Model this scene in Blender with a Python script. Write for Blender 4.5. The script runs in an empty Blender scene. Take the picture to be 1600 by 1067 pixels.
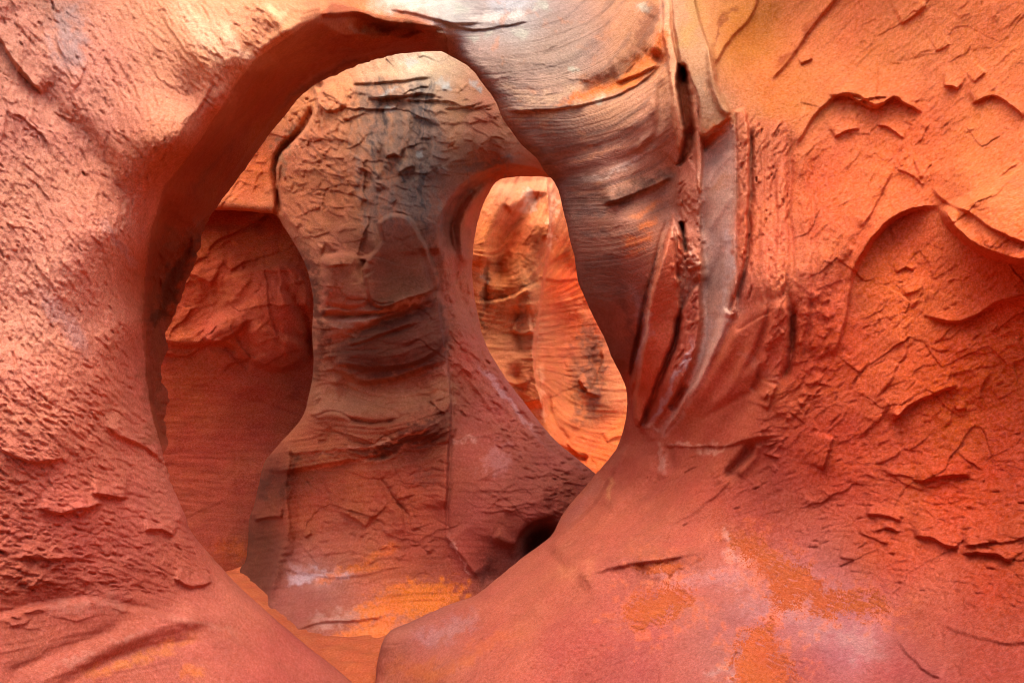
import bpy, math, time
import numpy as np
T0 = time.time()
CAM_Z = 1.8; F = 1067.0; CX, CY = 800.0, 533.5
rng = np.random.default_rng(7)

# ------------------------------------------------------------------ noise
_perm = np.random.default_rng(3).permutation(256).astype(np.int32)
_perm = np.concatenate([_perm, _perm, _perm])
_g3 = np.random.default_rng(5).normal(size=(256, 3)).astype(np.float32)
_g3 /= np.linalg.norm(_g3, axis=1, keepdims=True)

def perlin(x, y, z):
    x = np.asarray(x, np.float32); y = np.asarray(y, np.float32); z = np.asarray(z, np.float32)
    xi = np.floor(x).astype(np.int32); yi = np.floor(y).astype(np.int32); zi = np.floor(z).astype(np.int32)
    fx, fy, fz = x - xi, y - yi, z - zi
    xi &= 255; yi &= 255; zi &= 255
    u = fx*fx*fx*(fx*(fx*6-15)+10); v = fy*fy*fy*(fy*(fy*6-15)+10); w = fz*fz*fz*(fz*(fz*6-15)+10)
    def g(i, j, k):
        h = _perm[_perm[_perm[(xi+i) & 255] + ((yi+j) & 255)] + ((zi+k) & 255)]
        q = _g3[h]
        return q[..., 0]*(fx-i) + q[..., 1]*(fy-j) + q[..., 2]*(fz-k)
    a = g(0,0,0); a += u*(g(1,0,0)-a)
    b = g(0,1,0); b += u*(g(1,1,0)-b)
    a += v*(b-a)
    c = g(0,0,1); c += u*(g(1,0,1)-c)
    d = g(0,1,1); d += u*(g(1,1,1)-d)
    c += v*(d-c)
    return (a + w*(c-a))*1.6

def fbm(P, scale, octs=4, gain=0.5, off=0.0, ridge=False):
    r = 0; a = 1.0; n = 0
    for o in range(octs):
        k = scale*2.03**o
        q = perlin(P[0]*k+off+o*17.3, P[1]*k+off*1.7, P[2]*k-off)
        if ridge: q = 1-2*np.abs(q)
        r = r + a*q; n += a; a *= gain
    return r/n

# ------------------------------------------------------------------ 2-D line tools (design coordinates)
def catmull(pts, step=9.0):
    p = np.array(pts, float)
    if len(p) < 3: return p
    out = []
    q = np.vstack([2*p[0]-p[1], p, 2*p[-1]-p[-2]])
    for i in range(1, len(q)-2):
        n = max(1, int(np.hypot(*(q[i+1]-q[i])[:2])/step))
        t = np.linspace(0, 1, n, endpoint=False)[:, None]
        a, b, c, d = q[i-1], q[i], q[i+1], q[i+2]
        out.append(0.5*((2*b)+(-a+c)*t+(2*a-5*b+4*c-d)*t*t+(-a+3*b-3*c+d)*t**3))
    out.append(p[-1:])
    return np.vstack(out)

def seg_dist(x, y, L):
    """signed distance (positive = left of travel with y down, i.e. above a rightward line) and 0..1 parameter"""
    best = np.full(x.shape, 1e9, np.float32); sgn = np.ones(x.shape, np.float32); par = np.zeros(x.shape, np.float32)
    n = len(L)-1
    cum = np.concatenate([[0], np.cumsum(np.hypot(*np.diff(L[:, :2], axis=0).T))]); tot = max(cum[-1], 1e-6)
    for i in range(n):
        ax, ay = L[i, 0], L[i, 1]; dx, dy = L[i+1, 0]-ax, L[i+1, 1]-ay
        l2 = dx*dx+dy*dy
        if l2 < 1e-9: continue
        rx, ry = x-ax, y-ay
        t = np.clip((rx*dx+ry*dy)/l2, 0, 1)
        d = (rx-t*dx)**2+(ry-t*dy)**2
        m = d < best
        best = np.where(m, d, best)
        sgn = np.where(m, np.where(rx*dy-ry*dx >= 0, 1, -1), sgn)
        par = np.where(m, (cum[i]+t*math.sqrt(l2))/tot, par)
    return np.sqrt(best)*sgn, par

def inside(x, y, L):
    r = np.zeros(x.shape, bool); n = len(L); j = n-1
    for i in range(n):
        xi, yi, xj, yj = L[i, 0], L[i, 1], L[j, 0], L[j, 1]
        if yi != yj:
            r ^= ((yi > y) != (yj > y)) & (x < (xj-xi)*(y-yi)/(yj-yi)+xi)
        j = i
    return r

def sstep(t):
    t = np.clip(t, 0, 1); return t*t*(3-2*t)

def lin(c):
    c = np.array(c, float)/255
    return np.where(c <= 0.04045, c/12.92, ((c+0.055)/1.055)**2.4)

FK = .5
# ------------------------------------------------------------------ sheet of rock
class Sheet:
    def __init__(s, x0, x1, y0, y1, step, ext=(0, 0, 0, 0), seed=1, dref=4.0):
        ux = np.arange(x0, x1+step*.5, step); uy = np.arange(y0, y1+step*.5, step)
        def outer(a, w):
            if w <= 0: return np.zeros(0)
            r = [0.0]; st = step
            while r[-1] < w: st = min(st*1.25, 16); r.append(r[-1]+st)
            return np.array(r[1:])
        l, r_, t, b = ext
        s.xs = np.concatenate([x0-outer(0, l)[::-1], ux, x1+outer(0, r_)])
        s.ys = np.concatenate([y0-outer(0, t)[::-1], uy, y1+outer(0, b)])
        s.ix = (len(outer(0, l)), len(ux)); s.iy = (len(outer(0, t)), len(uy))
        s.X, s.Y = np.meshgrid(s.xs, s.ys); s.X = s.X.astype(np.float32); s.Y = s.Y.astype(np.float32)
        s.seed = seed; s.step = step
        k = dref/F
        P = ((s.X-CX)*k, (s.Y-CY)*k, np.full(s.X.shape, seed*3.7, np.float32))
        s.W = P
        P0 = P; k = 3.0/F; P = ((s.X-CX)*k, (s.Y-CY)*k, np.full(s.X.shape, seed*3.7, np.float32))
        w1 = fbm(P, 6.0, 3, .55, 11+seed); w2 = fbm(P, 6.0, 3, .55, 37+seed)
        f1 = fbm(P, 34.0, 2, .55, 71+seed); f2 = fbm(P, 34.0, 2, .55, 97+seed)
        s.WX = s.X + 3.5*w1 + 1.3*f1; s.WY = s.Y + 3.5*w2 + 1.3*f2
        s.disp = np.zeros(s.X.shape, np.float32)
        s.noise_a = w1; s.noise_b = w2; s.mod = np.clip(1+.9*fbm(P, 2.4, 2, .5, 131+seed), .6, 1.4).astype(np.float32)
        s.CX = s.X+14*w2+5*f2+9*fbm(P, 16, 3, .6, 141+seed); s.CY = s.Y+14*w1+5*f1+9*fbm(P, 16, 3, .6, 151+seed)
    def box(s, L, m):
        x0, y0 = L[:, :2].min(0)-m; x1, y1 = L[:, :2].max(0)+m
        a, b = np.searchsorted(s.xs, [x0, x1]); c, d = np.searchsorted(s.ys, [y0, y1])
        return slice(max(c-1, 0), d+1), slice(max(a-1, 0), b+1)
    def tps(s, C, field='D'):
        C = np.array(C, float); p = C[:, :2]/1000; n = len(p)
        def U(r2): return r2*np.log(r2+1e-9)
        K = U(((p[:, None]-p[None])**2).sum(-1)) + np.eye(n)*2e-4
        A = np.zeros((n+3, n+3)); A[:n, :n] = K; A[:n, n] = 1; A[:n, n+1:] = p; A[n, :n] = 1; A[n+1:, :n] = p.T
        b = np.zeros(n+3); b[:n] = C[:, 2]
        w = np.linalg.solve(A, b).astype(np.float32)
        x = s.X/1000; y = s.Y/1000
        r = w[n]+w[n+1]*x+w[n+2]*y
        for i in range(n):
            r += w[i]*U((x-p[i, 0])**2+(y-p[i, 1])**2+0.0).astype(np.float32)
        return r
    def idw(s, C, pw=2.6):
        """smooth blend of values listed at (x, y)"""
        C = np.array(C, float); num = [0]*(C.shape[1]-2); den = 0
        for c in C:
            w = ((s.WX-c[0])**2+(s.WY-c[1])**2+900.0)**(-pw/1.0*0.75)
            den = den+w
            for k in range(len(num)): num[k] = num[k]+w*c[2+k]
        return [q/den for q in num]
    # --- relief features; positive a = towards the viewer side
    def bump(s, pts, w, a, taper=.15, warp=1.0):
        L = catmull(pts); sl = s.box(L, 3.2*w+8)
        x = s.X[sl]+(s.WX[sl]-s.X[sl])*warp; y = s.Y[sl]+(s.WY[sl]-s.Y[sl])*warp
        d, t = seg_dist(x, y, L)
        e = sstep(np.minimum(t, 1-t)/max(taper, 1e-3)) if taper > 0 else 1
        s.disp[sl] += a*np.exp(-(d/w)**2)*e*s.mod[sl]
    def ledge(s, pts, a, ws, wl, taper=.15, warp=1.0):
        """sharp break on the line: the left side (above a rightward line) stands proud by a and fades over wl; on the right it drops within ws"""
        L = catmull(pts); sl = s.box(L, max(3.2*wl, ws)+8)
        x = s.X[sl]+(s.WX[sl]-s.X[sl])*warp; y = s.Y[sl]+(s.WY[sl]-s.Y[sl])*warp
        d, t = seg_dist(x, y, L)
        e = sstep(np.minimum(t, 1-t)/max(taper, 1e-3)) if taper > 0 else 1
        pr = np.where(d > 0, np.exp(-np.maximum(d, 0)/wl), sstep(1+d/ws))
        far = sstep((3.2*wl-np.abs(d))/(wl)) if True else 1
        s.disp[sl] += a*pr*e*far*s.mod[sl]
    def drop(s, pts, a, ws, reach, taper=.1):
        """the right side of the line sinks by a within ws and comes back up over reach"""
        L = catmull(pts); sl = s.box(L, reach+10)
        d, t = seg_dist(s.WX[sl], s.WY[sl], L)
        e = sstep(np.minimum(t, 1-t)/max(taper, 1e-3)) if taper > 0 else 1
        r = -d
        s.disp[sl] -= a*np.where(r > 0, sstep(r/ws)*sstep((reach-r)/reach), 0)*e
    def plate(s, pts, a, soft, tilt=(0, 0)):
        """raises (a > 0) or sinks the area inside a closed outline, with sides soft px wide"""
        L = catmull(list(pts)+[pts[0]], 10); sl = s.box(L, soft+6); x, y = s.WX[sl], s.WY[sl]
        d, _ = seg_dist(x, y, L); d = np.abs(d)*np.where(inside(x, y, L), 1, -1); c = L.mean(0)
        s.disp[sl] += sstep((d+soft*.3)/soft)*(a+tilt[0]*(x-c[0])/100+tilt[1]*(y-c[1])/100)
    def crack(s, pts, w=2.2, a=.02, taper=.2):
        s.bump(pts, w, -a, taper)
        L = catmull(pts)
        s.ledge(pts, a*.5, 2.0, 14, taper)
    def blob(s, cx, cy, rx, ry, ang, a, p=2.0):
        c, n = math.cos(math.radians(ang)), math.sin(math.radians(ang))
        R = max(rx, ry)*2.2; sl = s.box(np.array([[cx, cy]]), R)
        dx, dy = s.WX[sl]-cx, s.WY[sl]-cy
        q = ((dx*c+dy*n)/rx)**2+((-dx*n+dy*c)/ry)**2
        s.disp[sl] += a*np.exp(-q**(p/2))
    # --- flow aligned streaks
    def flow(s, C):
        v = [(x, y, math.cos(2*math.radians(a)), math.sin(2*math.radians(a))) for x, y, a in C]
        c2, s2 = s.idw(v, 1.6)
        s.ang = 0.5*np.arctan2(s2, c2).astype(np.float32)
        s.ang += 0.10*s.noise_a
    def lic(s, n=12, blur=1, seed=0, stretch=1.0):
        a, b = s.iy; c, d = s.ix
        th = s.ang[a:a+b, c:c+d]; H, Wd = th.shape
        N = np.random.default_rng(seed).random((H, Wd), dtype=np.float32)
        for _ in range(blur):
            N = (N+np.roll(N, 1, 0)+np.roll(N, -1, 0))/3; N = (N+np.roll(N, 1, 1)+np.roll(N, -1, 1))/3
        acc = N.copy(); cnt = 1
        jj, ii = np.meshgrid(np.arange(Wd, dtype=np.float32), np.arange(H, dtype=np.float32))
        for sg in (1, -1):
            px, py = jj.copy(), ii.copy()
            dx, dy = np.cos(th)*sg, np.sin(th)*sg
            for k in range(n):
                px += dx*stretch; py += dy*stretch
                xi = np.clip(px, 0, Wd-1).astype(np.int32); yi = np.clip(py, 0, H-1).astype(np.int32)
                ndx, ndy = np.cos(th[yi, xi]), np.sin(th[yi, xi])
                f = np.where(ndx*dx+ndy*dy < 0, -1, 1); dx, dy = ndx*f, ndy*f
                acc += N[yi, xi]; cnt += 1
        acc /= cnt; acc -= acc.mean(); acc /= acc.std()
        out = np.zeros(s.X.shape, np.float32); out[a:a+b, c:c+d] = acc
        return out
    def at(s, f, x, y):
        i = min(max(np.searchsorted(s.ys, y), 0), len(s.ys)-1); j = min(max(np.searchsorted(s.xs, x), 0), len(s.xs)-1)
        return f[i, j]
    def flakes(s, poly, n, length, a, ws=2.0, wl=9.0, jit=14, curve=.25, bias=0, rs=0):
        """many small broken shingle edges that follow the flow"""
        r = np.random.default_rng(100+rs+s.seed); P = np.array(poly, float)
        lo, hi = P.min(0), P.max(0); k = 0; tries = 0
        while k < n and tries < n*20:
            tries += 1
            x, y = r.uniform(lo[0], hi[0]), r.uniform(lo[1], hi[1])
            if not inside(np.array([x]), np.array([y]), P)[0]: continue
            k += 1
            th = float(s.at(s.ang, x, y))+math.radians(r.normal(0, jit)+bias)
            ll = length*math.exp(r.normal(0, .5)); m = max(3, int(ll/7))
            pts = []; tt = th+r.normal(0, curve); px, py = x-math.cos(th)*ll/2, y-math.sin(th)*ll/2
            for q in range(m+1):
                pts.append((px, py)); tt = th+(tt-th)*.7+r.normal(0, curve)
                px += math.cos(tt)*ll/m; py += math.sin(tt)*ll/m
            if pts[-1][0] < pts[0][0]: pts = pts[::-1]
            L = np.array(pts); w = wl*math.exp(r.normal(0, .3))
            sl = s.box(L, 2.6*w+9)
            d, t = seg_dist(s.WX[sl], s.WY[sl], L)
            e = sstep(np.minimum(t, 1-t)/.35)
            pr = np.where(d > 0, np.exp(-np.maximum(d, 0)/w), sstep(1+d/ws))*sstep((2.6*w-np.abs(d))/w)
            s.disp[sl] += FK*a*math.exp(r.normal(0, .5))*pr*e
    def slits(s, poly, n, length, a, w=1.7, jit=12, rs=0):
        """short narrow pits that follow the flow, with one lip standing slightly proud"""
        r = np.random.default_rng(300+rs+s.seed); P = np.array(poly, float); lo, hi = P.min(0), P.max(0)
        px = r.uniform(lo[0], hi[0], n*4); py = r.uniform(lo[1], hi[1], n*4); ok = inside(px, py, P); px, py = px[ok][:n], py[ok][:n]
        for x, y in zip(px, py):
            th = float(s.at(s.ang, x, y))+math.radians(r.normal(0, jit)); ll = length*math.exp(r.normal(0, .45)); ww = w*math.exp(r.normal(0, .2))
            k = r.normal(0, .35); dx, dy = math.cos(th)*ll/2, math.sin(th)*ll/2
            L = np.array([(x-dx, y-dy), (x-dy*k*.3, y+dx*k*.3), (x+dx, y+dy)])
            if L[-1, 0] < L[0, 0]: L = L[::-1]
            sl = s.box(L, 9+ww)
            d, t = seg_dist(s.WX[sl], s.WY[sl], L); e = sstep(np.minimum(t, 1-t)/.3)
            s.disp[sl] += a*math.exp(r.normal(0, .5))*e*(-np.exp(-(d/ww)**2)+.45*np.exp(-((d-2.6*ww)/(2.2*ww))**2))
    def facets(s, size, aspect, ang, tilt, seed=0):
        """planes of random tilt meeting at sharp edges, as broken rock has"""
        c, n = math.cos(math.radians(ang)), math.sin(math.radians(ang))
        x = s.X+12*s.noise_a; y = s.Y+12*s.noise_b
        u = (x*c+y*n)/(size*aspect); v = (-x*n+y*c)/size
        iu = np.floor(u).astype(np.int32); iv = np.floor(v).astype(np.int32)
        best = np.full(u.shape, 1e9, np.float32); out = np.zeros(u.shape, np.float32)
        r = np.random.default_rng(500+seed); T = r.random((64, 64, 5)).astype(np.float32)
        for a in (-1, 0, 1):
            for b in (-1, 0, 1):
                q = T[(iu+a) & 63, (iv+b) & 63]
                du = u-(iu+a+.15+.7*q[..., 0]); dv = v-(iv+b+.15+.7*q[..., 1]); dd = du*du+dv*dv
                m = dd < best; best = np.where(m, dd, best)
                out = np.where(m, (q[..., 2]-.5)*2*du+(q[..., 3]-.35)*2*dv+(q[..., 4]-.5)*.8, out)
        return out*tilt
    def strata(s, rows):
        """bedding coordinate: rows of (level, [(x, y), ...])"""
        s.phi = s.tps([(x, y, lv) for lv, pts in rows for x, y in pts])
        return s.phi
    def beds(s, freq, seed=0, octs=3, wob=.02):
        f = (s.phi+wob*s.fine+.06*s.noise_a)*freq; r = 0; a = 1; n = 0
        al = (s.X-.3*s.Y)/420
        for o in range(octs):
            r = r+a*perlin(f*2.1**o, al*(1+.6*o), np.full(f.shape, seed+3.3*o, np.float32)); n += a; a *= .7
        return r/n*1.5
    # --- colours
    def base(s, C, pw=2.2):
        rows = [(x, y)+tuple(lin(c)) for x, y, c in C]
        s.col = np.stack(s.idw(rows, pw), -1).astype(np.float32)
    def _mix(s, sl, m, c, k):
        m = (m*k)[..., None]
        s.col[sl] = s.col[sl]*(1-m)+lin(c).astype(np.float32)*m
    def stroke(s, pts, w, c, k=1.0, soft=.6, streak=0, rough=.5, taper=.12):
        L = catmull(pts); sl = s.box(L, w*2.2+20)
        d, t = seg_dist(s.CX[sl], s.CY[sl], L)
        e = sstep(np.minimum(t, 1-t)/max(taper, .25))
        q = 1-np.abs(d)/w
        q = q+rough*s.fine[sl]*2.0+streak*s.S[sl]*.22
        s._mix(sl, sstep(q/1.3+.22)*e*sstep((w*2.2-np.abs(d))/w), c, k)
    def patch(s, pts, c, k=1.0, feather=14, rough=1.0, streak=0.0):
        L = catmull(list(pts)+[pts[0]], 12); sl = s.box(L, feather*2+20)
        x, y = (s.CX[sl], s.CY[sl]) if feather > 7 else (s.WX[sl], s.WY[sl])
        d, _ = seg_dist(x, y, L); d = np.abs(d)*np.where(inside(x, y, L), 1, -1)
        q = d/feather+rough*s.fine[sl]*2.4+streak*s.S[sl]*.5
        s._mix(sl, sstep(q*.5+.5)*(d > -feather*2), c, k)
    def tint(s, C):
        s.col *= np.stack(s.idw(C, 1.8), -1).astype(np.float32)
    # --- output
    def finish(s, hole=None, outer=None, rim=(22, .12), grid_mask=None):
        """hole / outer: closed outlines cut out of / bounding the sheet"""
        s.col = np.clip(s.col*np.array([1, .99, .93], np.float32), 0, .85)
        sd = np.full(s.X.shape, 1e3, np.float32)
        ch = sstep((770-s.Y)/40)*sstep((640-s.X)/60)*(s.seed == 1)*(s.fine*7.0+2.0*perlin(s.X/9, s.Y/9, s.X*0+2.2)); rx = s.X+.5*(s.WX-s.X)+ch; ry = s.Y+.5*(s.WY-s.Y)-ch
        for L, sg in ((hole, -1), (outer, 1)):
            if L is None: continue
            L = catmull(list(L)+[L[0]], 8); L[-1] = L[0]
            d, _ = seg_dist(rx, ry, L); d = np.abs(d)*np.where(inside(rx, ry, L), 1, -1)*sg
            sd = np.minimum(sd, d)
        s.sd = sd
        r, a = rim
        u = np.clip(1-sd/r, 0, 1)
        s.D = s.D - s.disp + a*(1-np.sqrt(np.clip(1-u*u, 0, 1)))
        # move outside vertices next to the outline onto it
        gy, gx = np.gradient(sd, s.ys.astype(np.float32), s.xs.astype(np.float32))
        g = np.hypot(gx, gy)+1e-6
        m = (sd < 0) & (sd > -3.2*s.step)
        s.X2 = np.where(m, s.X-sd*gx/g, s.X); s.Y2 = np.where(m, s.Y-sd*gy/g, s.Y)
        s.PX = (s.X2-CX)/F*s.D; s.PZ = -(s.Y2-CY)/F*s.D; s.PY = s.D
        P = np.stack([s.PX, s.PY, s.PZ], -1)
        du = np.gradient(P, axis=1); dv = np.gradient(P, axis=0)
        n = np.cross(dv, du); n /= np.linalg.norm(n, axis=-1, keepdims=True)+1e-12
        s.P = P.astype(np.float32); s.N = n.astype(np.float32)
        q = sd > 0
        s.cell = (q[:-1, :-1] | q[1:, :-1] | q[:-1, 1:] | q[1:, 1:])
        if hole is None and outer is None: s.cell[:] = True
        s.cx = (s.WX[:-1, :-1]+s.WX[1:, 1:])/2; s.cy = (s.WY[:-1, :-1]+s.WY[1:, 1:])/2

def link(o):
    bpy.context.scene.collection.objects.link(o); return o

def sheet_object(s, name, mask, mat, parent=None, back=.45, lift=0.0, base=None):
    """one closed-edged piece of rock from the cells in mask; its edge runs back into the rock"""
    H, Wd = s.X.shape
    ci, cj = np.nonzero(mask)
    v00 = ci*Wd+cj; quads = np.stack([v00, v00+Wd, v00+Wd+1, v00+1], 1)
    used = np.unique(quads); remap = np.full(H*Wd, -1, np.int64); remap[used] = np.arange(len(used))
    q = remap[quads]
    P = s.P.reshape(-1, 3)[used].copy(); N = s.N.reshape(-1, 3)[used]; col = s.col.reshape(-1, 3)[used]; S = s.S.reshape(-1)[used]
    if lift: P += N*lift
    nv = len(P)
    e = np.concatenate([q[:, [0, 1]], q[:, [1, 2]], q[:, [2, 3]], q[:, [3, 0]]])
    key = np.minimum(e[:, 0], e[:, 1])*nv+np.maximum(e[:, 0], e[:, 1])
    _, idx, cnt = np.unique(key, return_index=True, return_counts=True)
    be = e[idx[cnt == 1]]
    bv = np.unique(be); bm = np.full(nv, -1, np.int64); bm[bv] = np.arange(len(bv))
    ray = P[bv]/np.linalg.norm(P[bv], axis=1, keepdims=True)
    prof = [(.0, 0), (.3, .0), (1.0, 0)]
    rings = []
    for k, (f, _) in enumerate(prof):
        rings.append(P[bv]+ray*back*f)
    nb = len(bv); allP = np.vstack([P]+rings)
    allN = np.vstack([N]); 
    faces = [q]
    for k in range(len(prof)-1):
        o0, o1 = nv+k*nb, nv+(k+1)*nb
        a, b = bm[be[:, 0]], bm[be[:, 1]]
        faces.append(np.stack([o0+b, o0+a, o1+a, o1+b], 1))
    fa = np.vstack(faces).astype(np.int32)
    allP = allP+np.array([0, 0, CAM_Z])
    if parent is not None: base = parent.location
    if base is None:
        k = np.argmin(allP[:nv, 2]); base = allP[:nv].mean(0); base[2] = allP[k, 2]
    allP = allP-np.array(base)
    me = bpy.data.meshes.new(name)
    me.vertices.add(len(allP)); me.vertices.foreach_set('co', allP.astype(np.float32).ravel())
    me.loops.add(fa.size); me.loops.foreach_set('vertex_index', fa.ravel())
    me.polygons.add(len(fa)); me.polygons.foreach_set('loop_start', np.arange(0, fa.size, 4, dtype=np.int32))
    me.polygons.foreach_set('loop_total', np.full(len(fa), 4, np.int32))
    me.polygons.foreach_set('use_smooth', np.ones(len(fa), bool))
    me.update(calc_edges=True)
    def put(nm, typ, arr, fld):
        at = me.attributes.new(nm, typ, 'POINT')
        full = np.concatenate([arr]+[arr[bv]]*len(prof)).astype(np.float32)
        at.data.foreach_set(fld, full.ravel())
    put('mineral', 'FLOAT_COLOR', np.concatenate([col, np.ones((nv, 1))], 1), 'color')
    put('grain', 'FLOAT', S, 'value')
    me.materials.append(mat)
    o = link(bpy.data.objects.new(name, me))
    if parent is not None: o.parent = parent
    else: o.location = base
    return o

def tag(o, label=None, cat=None, group=None, kind=None):
    if label: o['label'] = label
    if cat: o['category'] = cat
    if group: o['group'] = group
    if kind: o['kind'] = kind
    return o

def thing(name, loc, label, cat, group=None):
    o = link(bpy.data.objects.new(name, None)); o.location = loc; o.empty_display_size = .2
    return tag(o, label, cat, group)

# ------------------------------------------------------------------ materials
def rock_material(name, bump=.35, grain=.25, rough=.85, speck=.5, scale=1.0, spec=.12):
    m = bpy.data.materials.new(name); m.use_nodes = True; nt = m.node_tree; N, L = nt.nodes, nt.links
    bs = N['Principled BSDF']; bs.inputs['Roughness'].default_value = rough
    bs.inputs['Specular IOR Level'].default_value = spec
    tc = N.new('ShaderNodeNewGeometry')
    at = N.new('ShaderNodeAttribute'); at.attribute_name = 'mineral'
    gr = N.new('ShaderNodeAttribute'); gr.attribute_name = 'grain'
    def noise(sc, det=4, ro=.6, dist=0):
        n = N.new('ShaderNodeTexNoise'); n.inputs['Scale'].default_value = sc*scale
        n.inputs['Detail'].default_value = det; n.inputs['Roughness'].default_value = ro; n.inputs['Distortion'].default_value = dist
        L.new(tc.outputs['Position'], n.inputs['Vector']); return n
    def rng_(src, a, b, c, d):
        r = N.new('ShaderNodeMapRange'); r.inputs[1].default_value = a; r.inputs[2].default_value = b
        r.inputs[3].default_value = c; r.inputs[4].default_value = d; L.new(src, r.inputs[0]); return r.outputs[0]
    def math_(op, a, b):
        r = N.new('ShaderNodeMath'); r.operation = op
        for i, v in enumerate((a, b)):
            if isinstance(v, (int, float)): r.inputs[i].default_value = v
            else: L.new(v, r.inputs[i])
        return r.outputs[0]
    n1 = noise(9, 5); n2 = noise(70, 5, .7); n3 = noise(190, 3, .75)
    f = math_('MULTIPLY', rng_(n1.outputs['Fac'], .3, .7, 1-.16*speck, 1+.16*speck), rng_(n2.outputs['Fac'], .3, .7, 1-.28*speck, 1+.28*speck))
    f = math_('MULTIPLY', f, rng_(n3.outputs['Fac'], .3, .7, 1-.5*speck, 1+.5*speck))
    f = math_('MULTIPLY', f, rng_(gr.outputs['Fac'], -2.5, 2.5, 1-grain, 1+grain))
    vm = N.new('ShaderNodeVectorMath'); vm.operation = 'SCALE'
    L.new(at.outputs['Color'], vm.inputs[0]); L.new(f, vm.inputs['Scale'])
    # slight hue drift between pinker and more ochre grains
    hs = N.new('ShaderNodeHueSaturation'); n4 = noise(4, 4)
    L.new(rng_(n4.outputs['Fac'], .3, .7, .4965, .5045), hs.inputs['Hue']); L.new(vm.outputs[0], hs.inputs['Color'])
    L.new(rng_(n2.outputs['Fac'], .3, .7, 1.05, .95), hs.inputs['Saturation'])
    L.new(hs.outputs['Color'], bs.inputs['Base Color'])
    h = math_('ADD', math_('MULTIPLY', n2.outputs['Fac'], .012), math_('MULTIPLY', n3.outputs['Fac'], .006))
    h = math_('ADD', h, math_('MULTIPLY', gr.outputs['Fac'], .0012))
    bp = N.new('ShaderNodeBump'); bp.inputs['Strength'].default_value = bump; bp.inputs['Distance'].default_value = 1.0
    L.new(h, bp.inputs['Height']); L.new(bp.outputs['Normal'], bs.inputs['Normal'])
    return m
M_rough = rock_material('rough_sandstone', .6, .09, .9, .6)
M_smooth = rock_material('smooth_sandstone', .42, .06, .78, .6, spec=.15)
M_band = rock_material('banded_sandstone', .5, .2, 1.0, .6)
M_sand = rock_material('sand', .7, .06, .95, .6, 1.3, .1)
# ================================================================== LAYER 1: the near walls, first arch, banded buttress, flutes, right wall, slickrock
A = Sheet(-100, 1700, -100, 1167, 1.6, ext=(420, 420, 700, 110), seed=1, dref=3.0)
A.D = A.tps([
 (-500,-700,1.9),(-500,0,1.65),(-500,500,1.5),(-500,1250,1.3),(0,-700,2.9),(0,-100,2.6),(0,200,2.45),(0,500,2.32),(0,800,2.2),(0,1000,2.08),(0,1100,1.98),(0,1270,1.75),
 (150,-50,2.9),(150,250,2.68),(150,500,2.64),(150,800,2.5),(150,1000,2.38),(200,300,2.75),(300,150,2.86),(400,40,2.95),(300,-50,3.1),(300,-400,3.4),
 (230,380,3.0),(222,500,3.05),(228,600,3.1),(262,740,3.12),(292,812,3.12),(345,885,3.2),(400,940,3.25),(470,1000,3.3),(552,1067,3.35),
 (300,950,2.9),(300,1060,2.65),(430,1060,2.95),(300,1250,2.2),(560,1200,2.9),
 (255,290,2.93),(300,235,2.93),(345,170,2.95),(400,95,3.0),(455,50,3.1),(500,20,3.3),
 (275,330,3.3),(320,260,3.5),(322,345,4.0),(240,480,3.4),(290,440,3.95),(270,510,3.9),(385,258,4.15),(375,195,3.65),(455,165,4.2),(455,105,3.65),(540,108,4.2),(540,60,3.75),(620,86,4.2),(620,45,3.85),(690,78,4.0),(690,45,3.72),
 (735,104,3.8),(785,185,3.85),(845,262,3.95),(868,285,4.0),(905,440,4.02),(960,565,4.2),(982,620,4.32),
 (750,15,4.15),(850,0,4.15),(850,100,3.86),(950,100,3.7),(900,200,3.66),(1000,200,3.48),(950,300,3.58),(1000,350,3.5),(950,420,3.66),(1000,500,3.76),
 (750,-60,4.8),(850,-80,4.8),(600,-20,4.15),(540,-30,4.0),(960,-90,4.5),(700,-300,5.4),(900,-300,5.2),(700,-700,6.5),
 (1035,50,3.62),(1050,200,3.5),(1050,270,3.65),(1040,330,3.7),(1060,100,3.5),(1100,100,3.4),(1130,200,3.35),(1080,300,3.5),(1100,450,3.5),(1060,400,3.55),(1020,500,3.75),
 (1000,600,4.1),(1040,600,3.8),(1100,600,3.55),(1150,450,3.3),(1200,450,3.1),(1150,650,3.4),(1030,700,4.0),(970,700,4.4),
 (935,738,4.5),(900,790,4.2),(860,838,4.05),(780,900,3.85),(700,945,3.75),(604,988,3.6),(588,1060,3.5),
 (1000,800,3.75),(900,900,3.35),(1000,900,3.15),(1100,850,3.2),(800,1000,3.05),(700,1060,3.08),(900,1067,2.72),(1100,950,2.8),(1100,1067,2.38),(1200,900,2.9),(1200,1000,2.5),(1300,950,2.62),
 (1300,1067,2.18),(1400,1000,2.3),(1500,1060,1.98),(1600,1067,1.85),(1100,780,3.42),(1180,800,3.2),(750,1250,2.5),(1000,1250,2.1),(1400,1250,1.75),
 (1240,300,3.2),(1240,500,3.08),(1240,700,3.1),(1250,100,3.4),(1200,50,3.6),(1150,0,3.7),(1400,100,3.1),(1400,300,2.95),(1400,500,2.82),(1400,700,2.74),(1400,850,2.62),
 (1600,0,2.62),(1600,200,2.48),(1600,380,2.25),(1600,550,2.38),(1600,750,2.3),(1600,950,2.02),
 (2100,-700,1.9),(2100,0,1.75),(2100,500,1.65),(2100,1250,1.2),(1600,-500,2.8),(1200,-500,3.3),(1200,-150,3.6)])
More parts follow.
